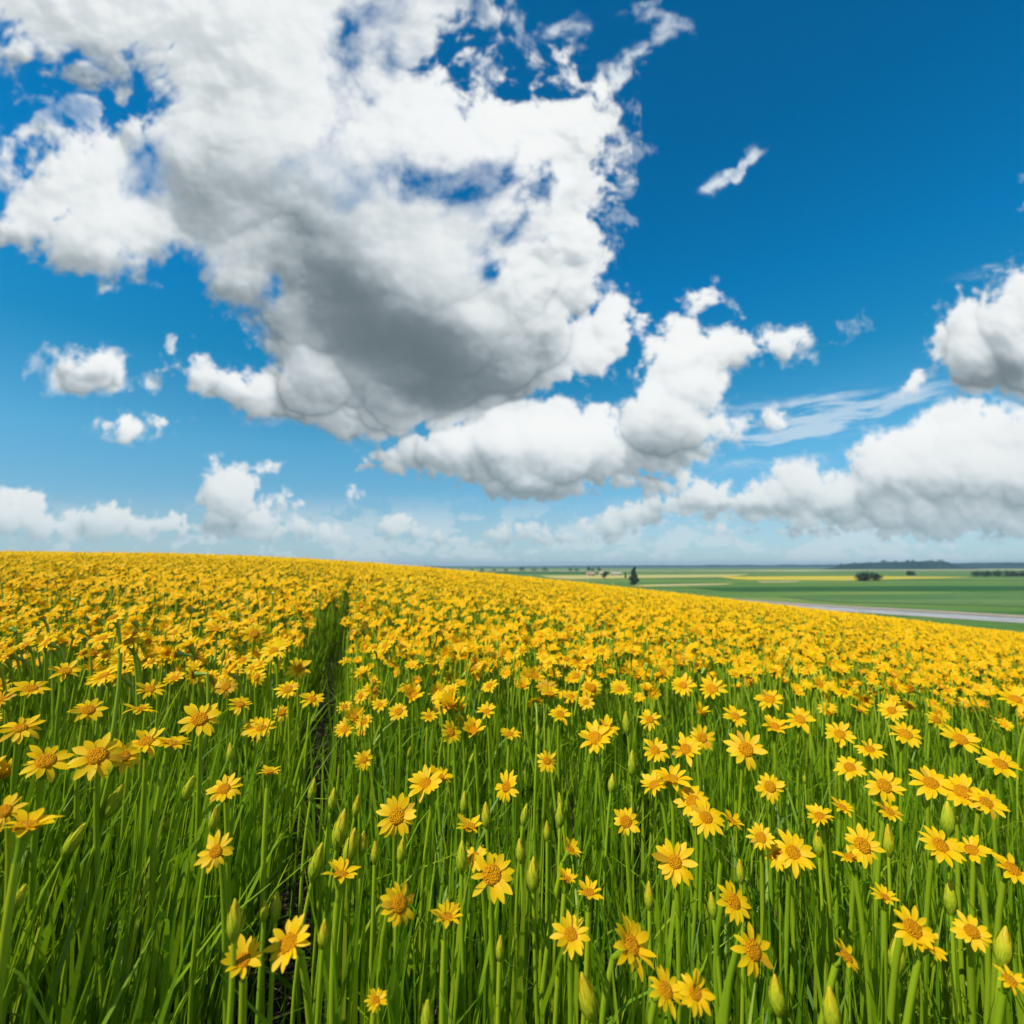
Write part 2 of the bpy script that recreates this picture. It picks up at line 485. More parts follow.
def environment():
    """the clouds of the whole sky as a map over longitude and latitude: colour and opacity, computed above"""
    a, col, u, v = cloud_sheet()
    W, H = 4096, 2048
    lat = ((np.arange(H) + 0.5) / H - 0.5) * math.pi
    lon = ((np.arange(W) + 0.5) / W - 0.5) * 2 * math.pi          # 0 looks along +Y, positive towards +X
    out = np.zeros((H, W, 4), np.float32)
    # everywhere: broken cloud, coarse
    k = 4
    lo, la = np.meshgrid(lon[::k], lat[::k])
    X, Y, Z = np.sin(lo) * np.cos(la), np.cos(lo) * np.cos(la), np.maximum(np.sin(la), 0.03)
    gx, gy = (X / (Z + 0.25)).astype(np.float32), (Y / (Z + 0.25)).astype(np.float32)
    n = fbm(gx * 1.6, gy * 1.6, 6, 0.55, 9.0)
    ca = sstep(n, 0.05, 0.30) * sstep(la, 0.02, 0.12)
    g = np.clip(0.95 - 0.55 * sstep(n, 0.2, 0.75), 0, 1)
    coarse = np.stack([g * 0.93, g * 0.95, g * 0.96, ca], -1).astype(np.float32)
    out[:] = np.repeat(np.repeat(coarse, k, 0), k, 1)
    # ahead: the sheet above
    i = np.where(np.abs(lon) < R(54))[0]
    j = np.where((lat > R(-1.6)) & (lat < R(54)))[0]
    lo, la = np.meshgrid(lon[i], lat[j])
    uu, vv = np.tan(lo), np.tan(la) / np.cos(lo)
    x, y = (uu - U0) * PPU - 0.5, (vv - V0) * PPU - 0.5
    h, w = a.shape
    edge = np.clip(np.minimum(np.minimum(x, w - 2 - x), h - 2 - y) / 30.0, 0, 1)
    x, y = np.clip(x, 0, w - 1.01), np.clip(y, 0, h - 1.01)
    x0, y0 = x.astype(int), y.astype(int)
    fx, fy = (x - x0)[..., None], (y - y0)[..., None]
    m = np.concatenate([col, a[..., None]], -1)
    sm = (m[y0, x0] * (1 - fx) + m[y0, x0 + 1] * fx) * (1 - fy) + (m[y0 + 1, x0] * (1 - fx) + m[y0 + 1, x0 + 1] * fx) * fy
    e = edge[..., None].astype(np.float32)
    blk = np.ix_(j, i)
    out[blk] = out[blk] * (1 - e) + sm * e
    return out


def build_world():
    w = bpy.data.worlds.new('World')
    scene.world = w
    w.use_nodes = True
    t = w.node_tree
    t.nodes.clear()
    b = NB(t)
    STR = 0.10
    sky = b.node('ShaderNodeTexSky', sky_type='NISHITA')
    sky.sun_disc = False
    sky.sun_elevation = math.asin(SUN.z)
    sky.sun_rotation = math.atan2(SUN.x, SUN.y)
    sky.altitude = 300
    sky.air_density = 1.0
    sky.dust_density = 0.2
    sky.ozone_density = 3.0
    tc = b.node('ShaderNodeTexCoord')
    dx, dy, dz = b.sep(tc.outputs['Generated'])
    # a deeper, more saturated blue than the plain model gives: a polarised sky
    tint = b.ramp(b.m('DIVIDE', b.m('ARCSINE', dz), 1.0, clamp=True), SKY_TINT)
    skyc = b.vm('SCALE', b.mix(1.0, sky.outputs[0], tint, 'MULTIPLY'), scale=1.5)
    img = bpy.data.images.new('cloud_map', 4096, 2048, alpha=True, float_buffer=True)
    img.colorspace_settings.name = 'Non-Color'
    img.alpha_mode = 'CHANNEL_PACKED'
    img.pixels.foreach_set(environment().ravel())
    env = b.node('ShaderNodeTexImage', interpolation='Cubic', extension='EXTEND')
    env.image = img
    # longitude (the map's middle column looks along +Y) and latitude
    lon = b.m('MULTIPLY_ADD', b.m('ARCTAN2', dx, dy), 0.5 / math.pi, 0.5)
    lat = b.m('MULTIPLY_ADD', b.m('ARCSINE', dz), 1.0 / math.pi, 0.5)
    b.put(env.inputs['Vector'], b.xyz(lon, lat))
    cc = b.vm('SCALE', env.outputs['Color'], scale=1.0 / STR)
    out = b.mix(env.outputs['Alpha'], skyc, cc)
    bg = b.node('ShaderNodeBackground')
    b.put(bg.inputs['Color'], out)
    bg.inputs['Strength'].default_value = STR
    wo = b.node('ShaderNodeOutputWorld')
    t.links.new(bg.outputs[0], wo.inputs[0])
    w.cycles.sampling_method = 'MANUAL'
    w.cycles.sample_map_resolution = 1024


SKY_TINT = [(0.0, (0.33, 0.49, 0.68)), (0.085, (0.43, 0.61, 0.69)), (0.21, (0.33, 0.79, 0.83)), (0.36, (0.06, 0.71, 0.82)),
            (0.49, (0.012, 0.72, 0.96)), (0.70, (0.008, 0.65, 0.90)), (1.0, (0.01, 0.62, 0.85))]
build_world()

scene.render.engine = 'CYCLES'
cy = scene.cycles
cy.max_bounces = 6
cy.diffuse_bounces = 3
cy.glossy_bounces = 2
cy.transmission_bounces = 3
cy.volume_bounces = 0
cy.transparent_max_bounces = 4
cy.caustics_reflective = False
cy.caustics_refractive = False
cy.use_adaptive_sampling = True
cy.adaptive_threshold = 0.015

# ------------------------------------------------------------------ helpers for meshes, names and materials
def mesh_np(name, V, quads=None, tris=None, mats=(), mat_q=None, mat_t=None, attrs=None, smooth=True):
    """one mesh from numpy arrays: V (n,3), quads (m,4), tris (k,3), float point attributes"""
    me = bpy.data.meshes.new(name)
    V = np.asarray(V, np.float32)
    q = np.zeros((0, 4), np.int32) if quads is None else np.asarray(quads, np.int32)
    t = np.zeros((0, 3), np.int32) if tris is None else np.asarray(tris, np.int32)
    me.vertices.add(len(V))
    me.vertices.foreach_set('co', V.ravel())
    me.loops.add(q.size + t.size)
    me.loops.foreach_set('vertex_index', np.concatenate([q.ravel(), t.ravel()]))
    me.polygons.add(len(q) + len(t))
    me.polygons.foreach_set('loop_start', np.concatenate([np.arange(len(q)) * 4, q.size + np.arange(len(t)) * 3]).astype(np.int32))
    for m in mats:
        me.materials.append(m)
    if mat_q is not None or mat_t is not None:
        mq = np.zeros(len(q), np.int32) if mat_q is None else mat_q
        mt = np.zeros(len(t), np.int32) if mat_t is None else mat_t
        me.polygons.foreach_set('material_index', np.concatenate([mq, mt]).astype(np.int32))
    for k, a in (attrs or {}).items():
        at = me.attributes.new(k, 'FLOAT', 'POINT')
        at.data.foreach_set('value', np.asarray(a, np.float32))
    me.update(calc_edges=True)
    if not smooth:
        me.shade_flat()
    return me


def link(name, data, parent=None, loc=None):
    o = bpy.data.objects.new(name, data)
    COL.objects.link(o)
    if parent is not None:
        o.parent = parent
    if loc is not None:
        o.location = loc
    return o


def tag(o, label=None, cat=None, group=None, kind=None):
    for k, v in (('label', label), ('category', cat), ('group', group), ('kind', kind)):
        if v:
            o[k] = v
    return o


def material(name):
    m = bpy.data.materials.new(name)
    m.use_nodes = True
    m.node_tree.nodes.clear()
    b = NB(m.node_tree)
    out = b.node('ShaderNodeOutputMaterial')
    return m, b, out


def surface(b, out, color, rough=0.9, bump=None, bump_d=0.02, spec=0.3):
    p = b.node('ShaderNodeBsdfPrincipled')
    b.put(p.inputs['Base Color'], color if isinstance(color, bpy.types.NodeSocket) else (*color, 1))
    p.inputs['Roughness'].default_value = rough
    p.inputs['Specular IOR Level'].default_value = spec
    if bump is not None:
        bn = b.node('ShaderNodeBump')
        bn.inputs['Strength'].default_value = 0.7
        bn.inputs['Distance'].default_value = bump_d
        b.put(bn.inputs['Height'], bump)
        b.t.links.new(bn.outputs[0], p.inputs['Normal'])
    b.t.links.new(p.outputs[0], out.inputs[0])


def leafy(b, out, color, trans, tcolor, gloss=0.06, rough=0.45):
    """thin plant tissue: reflects, lets light through and has a slight sheen"""
    d = b.node('ShaderNodeBsdfDiffuse')
    b.put(d.inputs[0], color)
    t = b.node('ShaderNodeBsdfTranslucent')
    b.put(t.inputs[0], tcolor)
    g = b.node('ShaderNodeBsdfGlossy')
    g.inputs['Roughness'].default_value = rough
    g.inputs[0].default_value = (0.9, 0.9, 0.85, 1)
    m1 = b.node('ShaderNodeMixShader')
    m1.inputs[0].default_value = trans
    b.t.links.new(d.outputs[0], m1.inputs[1])
    b.t.links.new(t.outputs[0], m1.inputs[2])
    m2 = b.node('ShaderNodeMixShader')
    m2.inputs[0].default_value = gloss
    b.t.links.new(m1.outputs[0], m2.inputs[1])
    b.t.links.new(g.outputs[0], m2.inputs[2])
    b.t.links.new(m2.outputs[0], out.inputs[0])


def attr(b, name):
    n = b.node('ShaderNodeAttribute', attribute_type='GEOMETRY', attribute_name=name)
    return n.outputs['Fac']


def rnd(b):
    """a random number per plant: from the mesh attribute of a mass, or from the object itself"""
    o = b.node('ShaderNodeObjectInfo')
    return b.m('FRACT', b.m('ADD', attr(b, 'rnd'), o.outputs['Random']))


# ------------------------------------------------------------------ terrain
PLAIN = -9.2                                       # level of the plain below the hill
DROP = 0.36 / 35.0 ** 2                            # the hill rounds over about 35 m out


def softplus(t, w):
    a = np.asarray(t / w, float)
    return w * (np.log1p(np.exp(-np.abs(a))) + np.maximum(a, 0))


def hill_z(x, y):
    x, y = np.asarray(x, float), np.asarray(y, float)
    w = 0.2 * np.sqrt(y * y + 4.0)
    z = 0.0465 * y - 0.114 * softplus(x + 0.4 * y, w) - DROP * (y * y * np.where(y > 0, 1, 0.3) + 0.15 * x * x)
    z = z + 0.114 * 0.4 * math.log(2)
    z = z + 0.02 * np.sin(x * 0.9 + 1.0) * np.sin(y * 0.7) * np.clip(np.hypot(x, y) / 6, 0, 1)
    return z


def ground_z(x, y):
    return PLAIN + softplus(hill_z(x, y) - PLAIN, 0.5)


def track_x(y):
    return -0.13 - 0.292 * y + 0.02 * np.sin(y * 1.7)


def build_ground():
    r = np.concatenate([[0.12], np.geomspace(0.25, 5200.0, 250)])
    n = 300
    th = np.linspace(0, 2 * np.pi, n, endpoint=False)
    X, Y = r[:, None] * np.cos(th), r[:, None] * np.sin(th)
    Z = ground_z(X, Y)
    V = np.stack([X, Y, Z], -1).reshape(-1, 3)
    i, j = np.meshgrid(np.arange(len(r) - 1), np.arange(n), indexing='ij')
    q = np.stack([i * n + j, (i + 1) * n + j, (i + 1) * n + (j + 1) % n, i * n + (j + 1) % n], -1).reshape(-1, 4)
    V = np.vstack([V, [[0, 0, float(ground_z(0, 0))]]])
    c = len(V) - 1
    t = np.stack([np.full(n, c), np.arange(n), (np.arange(n) + 1) % n], -1)
    m, b, out = material('ground')
    g = b.node('ShaderNodeNewGeometry')
    pos = g.outputs['Position']
    x, y, z = b.sep(pos)
    # bare trodden earth of the track
    nz = b.noise(pos, 6.0, 5.0, 0.6)
    tx = b.m('ADD', b.m('MULTIPLY', y, 0.292), b.m('ADD', x, 0.13))
    dtr = b.m('SUBTRACT', b.m('ABSOLUTE', tx), b.m('MULTIPLY', nz, 0.10))
    soilm = b.step(dtr, 0.06, 0.0)
    soil = b.ramp(b.noise(pos, 38.0, 6.0, 0.65), [(0.3, (0.018, 0.014, 0.008)), (0.55, (0.045, 0.033, 0.019)), (0.75, (0.085, 0.064, 0.036))])
    under = b.ramp(b.noise(pos, 9.0, 6.0, 0.65), [(0.3, (0.016, 0.026, 0.006)), (0.6, (0.034, 0.060, 0.012)), (0.8, (0.065, 0.085, 0.022))])
    hillc = b.mix(soilm, under, soil)
    # crops of the plain: long strips lying across the view
    wob = b.noise(pos, 0.004, 3.0, 0.5)
    yy = b.m('MULTIPLY_ADD', wob, 90.0, b.m('MULTIPLY_ADD', x, 0.10, y))
    strips = b.noise(b.xyz(b.m('MULTIPLY', x, 0.0022), b.m('MULTIPLY', yy, 0.030)), 1.0, 4.0, 0.6, dims='2D')
    fine = b.noise(b.xyz(b.m('MULTIPLY', x, 0.012), b.m('MULTIPLY', yy, 0.42)), 1.0, 3.0, 0.6, dims='2D')
    grain = b.noise(pos, 0.7, 4.0, 0.6)
    plain = b.ramp(b.m('MULTIPLY_ADD', fine, 0.36, b.m('MULTIPLY', strips, 0.72)),
                   [(0.36, (0.026, 0.090, 0.014)), (0.45, (0.050, 0.140, 0.018)), (0.53, (0.095, 0.190, 0.030)), (0.62, (0.17, 0.25, 0.055)), (0.74, (0.27, 0.29, 0.085))])
    plain = b.mix(b.m('MULTIPLY', grain, 0.35), plain, (0.03, 0.085, 0.018))
    pm = b.step(z, PLAIN + 2.2, PLAIN + 0.7)
    col = b.mix(pm, hillc, plain)
    surface(b, out, col, 0.95, b.noise(pos, 60.0, 6.0, 0.7), 0.012, 0.15)
    o = link('ground', mesh_np('ground', V, q, t, [m]))
    tag(o, kind='structure')


build_ground()


def sheet(name, pts, color, var, lift, scale=0.05):
    """a flat patch of the plain given by its outline (x, y); crops, tracks"""
    pts = [Vector((p[0], p[1])) for p in pts]
    V = np.array([[p.x, p.y, float(ground_z(p.x, p.y)) + lift] for p in pts])
    me = bpy.data.meshes.new(name)
    me.from_pydata([tuple(v) for v in V], [], [tuple(range(len(V)))])
    m, b, out = material(name)
    g = b.node('ShaderNodeNewGeometry')
    x, y, z = b.sep(g.outputs['Position'])
    n1 = b.noise(b.xyz(b.m('MULTIPLY', x, scale * 0.25), b.m('MULTIPLY', y, scale * 2.0)), 1.0, 4.0, 0.6, dims='2D')
    n2 = b.noise(g.outputs['Position'], scale * 6, 4.0, 0.6)
    col = b.mix(b.step(b.m('ADD', b.m('MULTIPLY', n1, 0.6), b.m('MULTIPLY', n2, 0.4)), 0.38, 0.62), color, var)
    surface(b, out, col, 0.95, None, 0.0, 0.1)
    me.materials.append(m)
    o = link(name, me)
    return tag(o, kind='structure')


def band(name, px0, px1, top, bot, color, var, lift, scale=0.05, n=14):
    """a long strip field on the plain between two sight lines (rows measured in the photograph, laid out on the ground)"""
    up, lo = [], []
    for k in range(n + 1):
        f = k / n
        px = px0 + (px1 - px0) * f
        a, c = np.interp(f, np.linspace(0, 1, len(top)), top), np.interp(f, np.linspace(0, 1, len(bot)), bot)
        up.append(on_level(px, a, PLAIN)[:2])
        e = min(1.0, f * 9.0, (1 - f) * 9.0) ** 0.6                 # strips run out to a point
        c = a + max(c - a, 0.05) * max(e, 0.02)
        lo.append(on_level(px, c, PLAIN)[:2])
    return sheet(name, up + lo[::-1], color, var, lift, scale)


RAPE, RAPE2 = (0.62, 0.44, 0.02), (0.42, 0.36, 0.05)
PALE, PALE2 = (0.46, 0.40, 0.20), (0.36, 0.34, 0.17)
DG, DG2 = (0.018, 0.078, 0.018), (0.030, 0.110, 0.024)
LG, LG2 = (0.12, 0.20, 0.060), (0.060, 0.140, 0.034)
band('crop_field', 420, 850, (569.4, 570.5), (571.2, 571.6), PALE, LG2, 0.10, 0.01)
band('crop_field', 730, 1200, (570.2, 568.6), (571.0, 569.6), PALE, PALE2, 0.14, 0.01)
band('rapeseed_field', 540, 750, (575.6, 574.4), (579.8, 576.6), RAPE2, PALE, 0.12, 0.02)
band('rapeseed_field', 716, 975, (576.8, 576.3, 577.2), (579.8, 580.6, 577.6), RAPE, RAPE2, 0.16, 0.02)
band('rapeseed_field', 630, 735, (585.2, 583.4), (587.2, 584.6), PALE, RAPE2, 0.12, 0.03)
band('crop_field', 690, 1100, (587.5, 586.0), (592.0, 590.0), DG, DG2, 0.10, 0.02)
band('crop_field', 757, 800, (581.4, 580.8), (583.2, 582.4), PALE, LG, 0.14, 0.03)
band('crop_field', 780, 1250, (596.5, 588.5), (601.5, 612.0), LG, LG2, 0.12, 0.05)
band('crop_field', 440, 620, (571.4, 571.6), (573.4, 574.6), DG, LG2, 0.10, 0.02)


def ribbon(name, pts, widths, color, var, lift, scale):
    """a strip along a line of ground points"""
    up, lo = [], []
    for k, p in enumerate(pts):
        a, c = pts[max(0, k - 1)], pts[min(len(pts) - 1, k + 1)]
        t = Vector((c[0] - a[0], c[1] - a[1])).normalized()
        nrm = Vector((-t.y, t.x))
        up.append(Vector(p) + nrm * widths[0])
        lo.append(Vector(p) + nrm * widths[1])
    V, q = [], []
    for k, (a, c) in enumerate(zip(up, lo)):
        for f in (0, 1):
            s = a.lerp(c, f)
            V.append((s.x, s.y, float(ground_z(s.x, s.y)) + lift))
    for k in range(len(pts) - 1):
        q.append((2 * k, 2 * k + 1, 2 * k + 3, 2 * k + 2))
    m, b, out = material(name)
    g = b.node('ShaderNodeNewGeometry')
    n1 = b.noise(g.outputs['Position'], scale, 5.0, 0.6)
    x, y, z = b.sep(g.outputs['Position'])
    al = b.m('ADD', b.m('MULTIPLY', x, 0.8), b.m('MULTIPLY', y, 0.6))
    n2 = b.noise(b.xyz(b.m('MULTIPLY', al, 0.9), b.m('MULTIPLY', b.m('SUBTRACT', b.m('MULTIPLY', x, 0.6), b.m('MULTIPLY', y, 0.8)), 0.02)), 1.0, 3.0, 0.6, dims='2D')
    surface(b, out, b.mix(b.step(b.m('MULTIPLY_ADD', n1, 0.5, b.m('MULTIPLY', n2, 0.5)), 0.38, 0.62), color, var), 0.8, None, 0.0, 0.25)
    o = link(name, mesh_np(name, V, q, None, [m], smooth=False))
    return tag(o, kind='structure')


def road_line():
    # foot of the upper verge, as it runs along the plain below the hill
    p = [(760, 601.6), (800, 604.0), (850, 607.0), (900, 609.6), (960, 613.0), (1024, 616.8)]
    P = [on_level(a, c, PLAIN) for a, c in p]
    P = [Vector((v.x, v.y)) for v in P]
    d0, d1 = (P[0] - P[1]).normalized(), (P[-1] - P[-2]).normalized()
    return [P[0] + d0 * 120, P[0] + d0 * 60] + P + [P[-1] + d1 * 30, P[-1] + d1 * 60]


RL = road_line()
ribbon('verge', RL, (4.5, -0.2), (0.20, 0.17, 0.10), (0.10, 0.15, 0.06), 0.06, 0.6)
ribbon('path', RL, (1.3, -2.2), (0.44, 0.37, 0.27), (0.34, 0.29, 0.21), 0.10, 0.5)
ribbon('verge', RL, (-2.2, -6.5), (0.15, 0.13, 0.10), (0.24, 0.21, 0.17), 0.08, 0.5)
ribbon('road', RL, (-6.0, -15.5), (0.24, 0.25, 0.25), (0.42, 0.42, 0.40), 0.10, 0.4)
ribbon('verge', RL, (-15.5, -17.0), (0.46, 0.43, 0.36), (0.36, 0.34, 0.26), 0.09, 0.4)


# ------------------------------------------------------------------ far hills
def hills(name, prof, depth_m, thick, color, var):
    """a long low hill: skyline given as (px, py) seen from the field, standing depth_m metres off, thick metres deep"""
    top = [(px, on_sky(px, py, depth_m)) for px, py in prof]
    V, q = [], []
    rows = [(-0.5, 0.0), (-0.36, 0.45), (-0.2, 0.85), (0.0, 1.0), (0.25, 0.8), (0.5, 0.0)]
    for px, (x, y, z) in top:
        h = z - PLAIN
        for dy, f in rows:
            V.append((x * (1 + dy * thick / depth_m), y + dy * thick, PLAIN - 0.5 + (h + 0.5) * f))
    nr = len(rows)
    for i in range(len(top) - 1):
        for j in range(nr - 1):
            q.append((i * nr + j, (i + 1) * nr + j, (i + 1) * nr + j + 1, i * nr + j + 1))
    m, b, out = material(name)
    g = b.node('ShaderNodeNewGeometry')
    x, y, z = b.sep(g.outputs['Position'])
    n = b.noise(b.xyz(b.m('MULTIPLY', x, 0.01), b.m('MULTIPLY', y, 0.01), b.m('MULTIPLY', z, 0.12)), 1.0, 5.0, 0.6)
    surface(b, out, b.mix(b.step(n, 0.4, 0.6), color, var), 0.95, None, 0, 0.1)
    return tag(link(name, mesh_np(name, V, q, None, [m])), kind='structure')


def on_sky(px, py, depth_m):
    d = ray(px, py)
    t = depth_m / d.y
    return Vector((0, 0, CAMZ)) + d * t


def rough_profile(pts, step, amp, seed):
    r = np.random.default_rng(seed)
    xs = np.arange(pts[0][0], pts[-1][0] + 0.1, step)
    ys = np.interp(xs, [p[0] for p in pts], [p[1] for p in pts])
    n = r.normal(0, 1, len(xs))
    n = np.convolve(n, np.ones(3) / 3, mode='same')
    return list(zip(xs, ys - np.abs(n) * amp))


FOREST, FOREST2 = (0.008, 0.028, 0.022), (0.018, 0.046, 0.028)
hills('hills', rough_profile([(-900, 563.5), (300, 565.6), (480, 566.6), (640, 565.6), (760, 565.2), (840, 564.6), (950, 563.2), (1024, 563.0), (1900, 561.0)], 5, 0.5, 3), 3600, 500, FOREST, FOREST2)
hills('hills', rough_profile([(930, 566.2), (965, 563.4), (1000, 562.6), (1040, 562.8), (1200, 561.0), (1700, 560.0)], 4, 0.5, 4), 2300, 300, FOREST, FOREST2)
RIDGE = [(815, 569.6), (834, 567.8), (838, 565.5), (850, 563.8), (862, 563.4), (880, 562.4), (900, 562.0), (925, 561.2), (946, 561.6), (953, 564.2), (962, 567.0), (985, 569.4)]
hills('hills', rough_profile(RIDGE, 3, 0.35, 6), 1650, 160, FOREST, FOREST2)


# ------------------------------------------------------------------ the air: thin even haze over the plain
def build_haze():
    m, b, out = material('haze')
    v = b.node('ShaderNodeVolumePrincipled')
    v.inputs['Color'].default_value = (0.50, 0.74, 0.98, 1)
    v.inputs['Density'].default_value = HAZE
    v.inputs['Anisotropy'].default_value = 0.2
    b.t.links.new(v.outputs[0], out.inputs['Volume'])
    q_ = 5400
    V = [(x, y, z) for z in (PLAIN - 1.5, 32.0) for y in (-q_, q_) for x in (-q_, q_)]
    f = [(0, 2, 3, 1), (4, 5, 7, 6), (0, 1, 5, 4), (2, 6, 7, 3), (0, 4, 6, 2), (1, 3, 7, 5)]
    tag(link('haze', mesh_np('haze', V, f, None, [m], smooth=False)), kind='stuff')


HAZE = 0.00016
build_haze()


# ------------------------------------------------------------------ trees, each with trunk, limbs and a crown of leaf clumps
def leaf_material(name, dark, light):
    m, b, out = material(name)
    r = attr(b, 'rnd')
    c = b.mix(r, dark, light)
    leafy(b, out, c, 0.25, c, 0.03, 0.6)
    return m


def bark_material():
    m, b, out = material('bark')
    g = b.node('ShaderNodeTexCoord')
    n = b.noise(g.outputs['Object'], 6.0, 4.0, 0.6)
    surface(b, out, b.mix(n, (0.035, 0.026, 0.018), (0.085, 0.065, 0.045)), 0.9, n, 0.05, 0.2)
    return m


BARK = bark_material()
LEAF_DARK = leaf_material('tree_leaves', (0.010, 0.030, 0.010), (0.036, 0.078, 0.022))
LEAF_BLUE = leaf_material('conifer_leaves', (0.018, 0.052, 0.020), (0.050, 0.115, 0.040))


def tube(path, radii, sides=7):
    path = [Vector(p) for p in path]
    V, q = [], []
    for i, p in enumerate(path):
        t = (path[min(i + 1, len(path) - 1)] - path[max(i - 1, 0)]).normalized()
        a = t.orthogonal().normalized()
        c = t.cross(a)
        for k in range(sides):
            an = 2 * math.pi * k / sides
            V.append(tuple(p + (a * math.cos(an) + c * math.sin(an)) * radii[i]))
    for i in range(len(path) - 1):
        for k in range(sides):
            q.append((i * sides + k, i * sides + (k + 1) % sides, (i + 1) * sides + (k + 1) % sides, (i + 1) * sides + k))
    return V, q


def crown_mesh(name, lobes, n, size, mat, seed):
    """many small leaf clumps (bent quads) filling a set of uneven lobes: (cx, cy, cz, rx, ry, rz)"""
    r = np.random.default_rng(seed)
    vol = np.array([l[3] * l[4] * l[5] for l in lobes]) ** 0.7
    k = r.choice(len(lobes), n, p=vol / vol.sum())
    L = np.array(lobes)[k]
    d = r.normal(0, 1, (n, 3))
    d /= np.linalg.norm(d, axis=1)[:, None]
    rad = r.random(n) ** 0.42
    rad = rad * (1 + 0.22 * np.sin(d[:, 0] * 5 + k) * np.cos(d[:, 2] * 4 + k * 2))
    P = L[:, :3] + d * rad[:, None] * L[:, 3:]
    A = r.normal(0, 1, (n, 3))
    A /= np.linalg.norm(A, axis=1)[:, None]
    B = np.cross(A, r.normal(0, 1, (n, 3)))
    B /= np.linalg.norm(B, axis=1)[:, None]
    s = size * r.uniform(0.6, 1.5, n)[:, None]
    V = np.stack([P - A * s, P - B * s * 0.6, P + A * s + d * s * 0.3, P + B * s * 0.6], 1).reshape(-1, 3)
    q = np.arange(4 * n).reshape(-1, 4)
    cl = r.random(len(lobes))[k] * 0.5 + r.random(n) * 0.5
    return mesh_np(name, V, q, None, [mat], attrs={'rnd': np.repeat(cl, 4)}, smooth=False)


def tree(px, py_base, depth_m, height, width, label, group=None, kind='round', n=900, seed=0, ground=None, name='tree', cat='tree'):
    p = on_sky(px, py_base, depth_m)
    z = float(ground_z(p.x, p.y)) if ground is None else ground
    root = link(name, None, None, (p.x, p.y, z))
    tag(root, label, cat, group)
    r = random.Random(seed + int(px * 7))
    H, W = height, width / 2
    lobes = []
    if kind == 'poplar':
        for i in range(9):
            f = 0.12 + 0.86 * i / 8
            w = W * (1.06 - f) ** 0.75 * (0.8 + 0.45 * r.random()) * (0.75 if f < 0.2 else 1)
            lobes.append((r.uniform(-.25, .25) * W, r.uniform(-.2, .2) * W, f * H, max(w, W * 0.22), max(w, W * 0.22), H * 0.10))
        mat = LEAF_BLUE
    elif kind == 'bush':
        for i in range(15):
            a = -1 + 2 * i / 14 + r.uniform(-.15, .15)
            lobes.append((a * W * 0.66, r.uniform(-.5, .5) * W, H * r.uniform(0.34, 0.62) * (1 - 0.30 * abs(a)), W * r.uniform(.30, .42), W * r.uniform(.30, .44), H * r.uniform(.30, .40)))
        mat = LEAF_DARK
    else:
        for i in range(9):
            a = r.uniform(0, 6.28)
            q_ = r.uniform(0, .62) * W
            lobes.append((q_ * math.cos(a), q_ * math.sin(a), H * r.uniform(0.42, 0.80), W * r.uniform(.35, .55), W * r.uniform(.35, .55), H * r.uniform(.16, .24)))
        mat = LEAF_DARK
    th = H * (0.85 if kind == 'poplar' else 0.6)
    V, q = tube([(0, 0, -0.3), (0.02 * H, 0, th * 0.4), (0, 0.01 * H, th)], [0.032 * H, 0.022 * H, 0.008 * H])
    for i in range(5):
        a = r.uniform(0, 6.28)
        z0 = th * r.uniform(.35, .8)
        v2, q2 = tube([(0, 0, z0), (W * .3 * math.cos(a), W * .3 * math.sin(a), z0 + H * .10), (W * .6 * math.cos(a), W * .6 * math.sin(a), z0 + H * .17)], [0.012 * H, 0.008 * H, 0.003 * H], 5)
        q += [tuple(k + len(V) for k in f) for f in q2]
        V += v2
    link('trunk', mesh_np('trunk', V, q, None, [BARK]), root)
    link('crown', crown_mesh('crown', lobes, n, H * (0.045 if kind != 'bush' else 0.05), mat, seed + int(px)), root)
    return root


M_ = lambda px_h, d: px_h * d / F                    # picture height to metres at that distance
tree(634, 585, 269, 9.0, 5.6, 'tallest dark poplar tree standing alone by the green field', kind='poplar', n=1500, seed=1)
tree(605, 580, 366, 6.8, 4.8, 'small round tree with a bushy foot beside the pale sheds', kind='round', n=900, seed=2)
tree(625.5, 578, 430, 5.0, 2.3, 'slim dark tree just behind the tall poplar', kind='poplar', n=700, seed=3)
tree(866.5, 581, 345, 7.6, 15.0, 'broad dark bush with uneven top at the edge of the yellow strip', kind='bush', n=2600, seed=4, name='bush', cat='bush')
tree(910.5, 576.0, 520, 6.8, 9.0, 'small rounded dark tree on the plain beyond the broad bush', kind='bush', n=1200, seed=5)
# hedge running out of the picture on the right
hr = link('hedge', None, None, on_sky(1000, 576.4, 490))
hr.location.z = PLAIN
tag(hr, 'long dark hedge of joined bushes on the plain under the blue hills', 'hedge')
hl = []
rr = random.Random(9)
for i in range(26):
    f = i / 25
    hl.append((-24 + 88 * f, rr.uniform(-2, 2), rr.uniform(2.0, 3.0), rr.uniform(2.6, 3.8), rr.uniform(2, 3), rr.uniform(2.6, 3.4) * (1.25 if 0.25 < f < 0.4 else 1)))
link('foliage', crown_mesh('hedge_foliage', hl, 7000, 0.40, LEAF_DARK, 12), hr)
for i in range(14):
    link('trunk', mesh_np('hedge_trunk', *tube([(-22 + 6.4 * i, 0, -0.3), (-22 + 6.4 * i, 0.1, 2.2)], [0.14, 0.07], 5), None, [BARK]), hr)

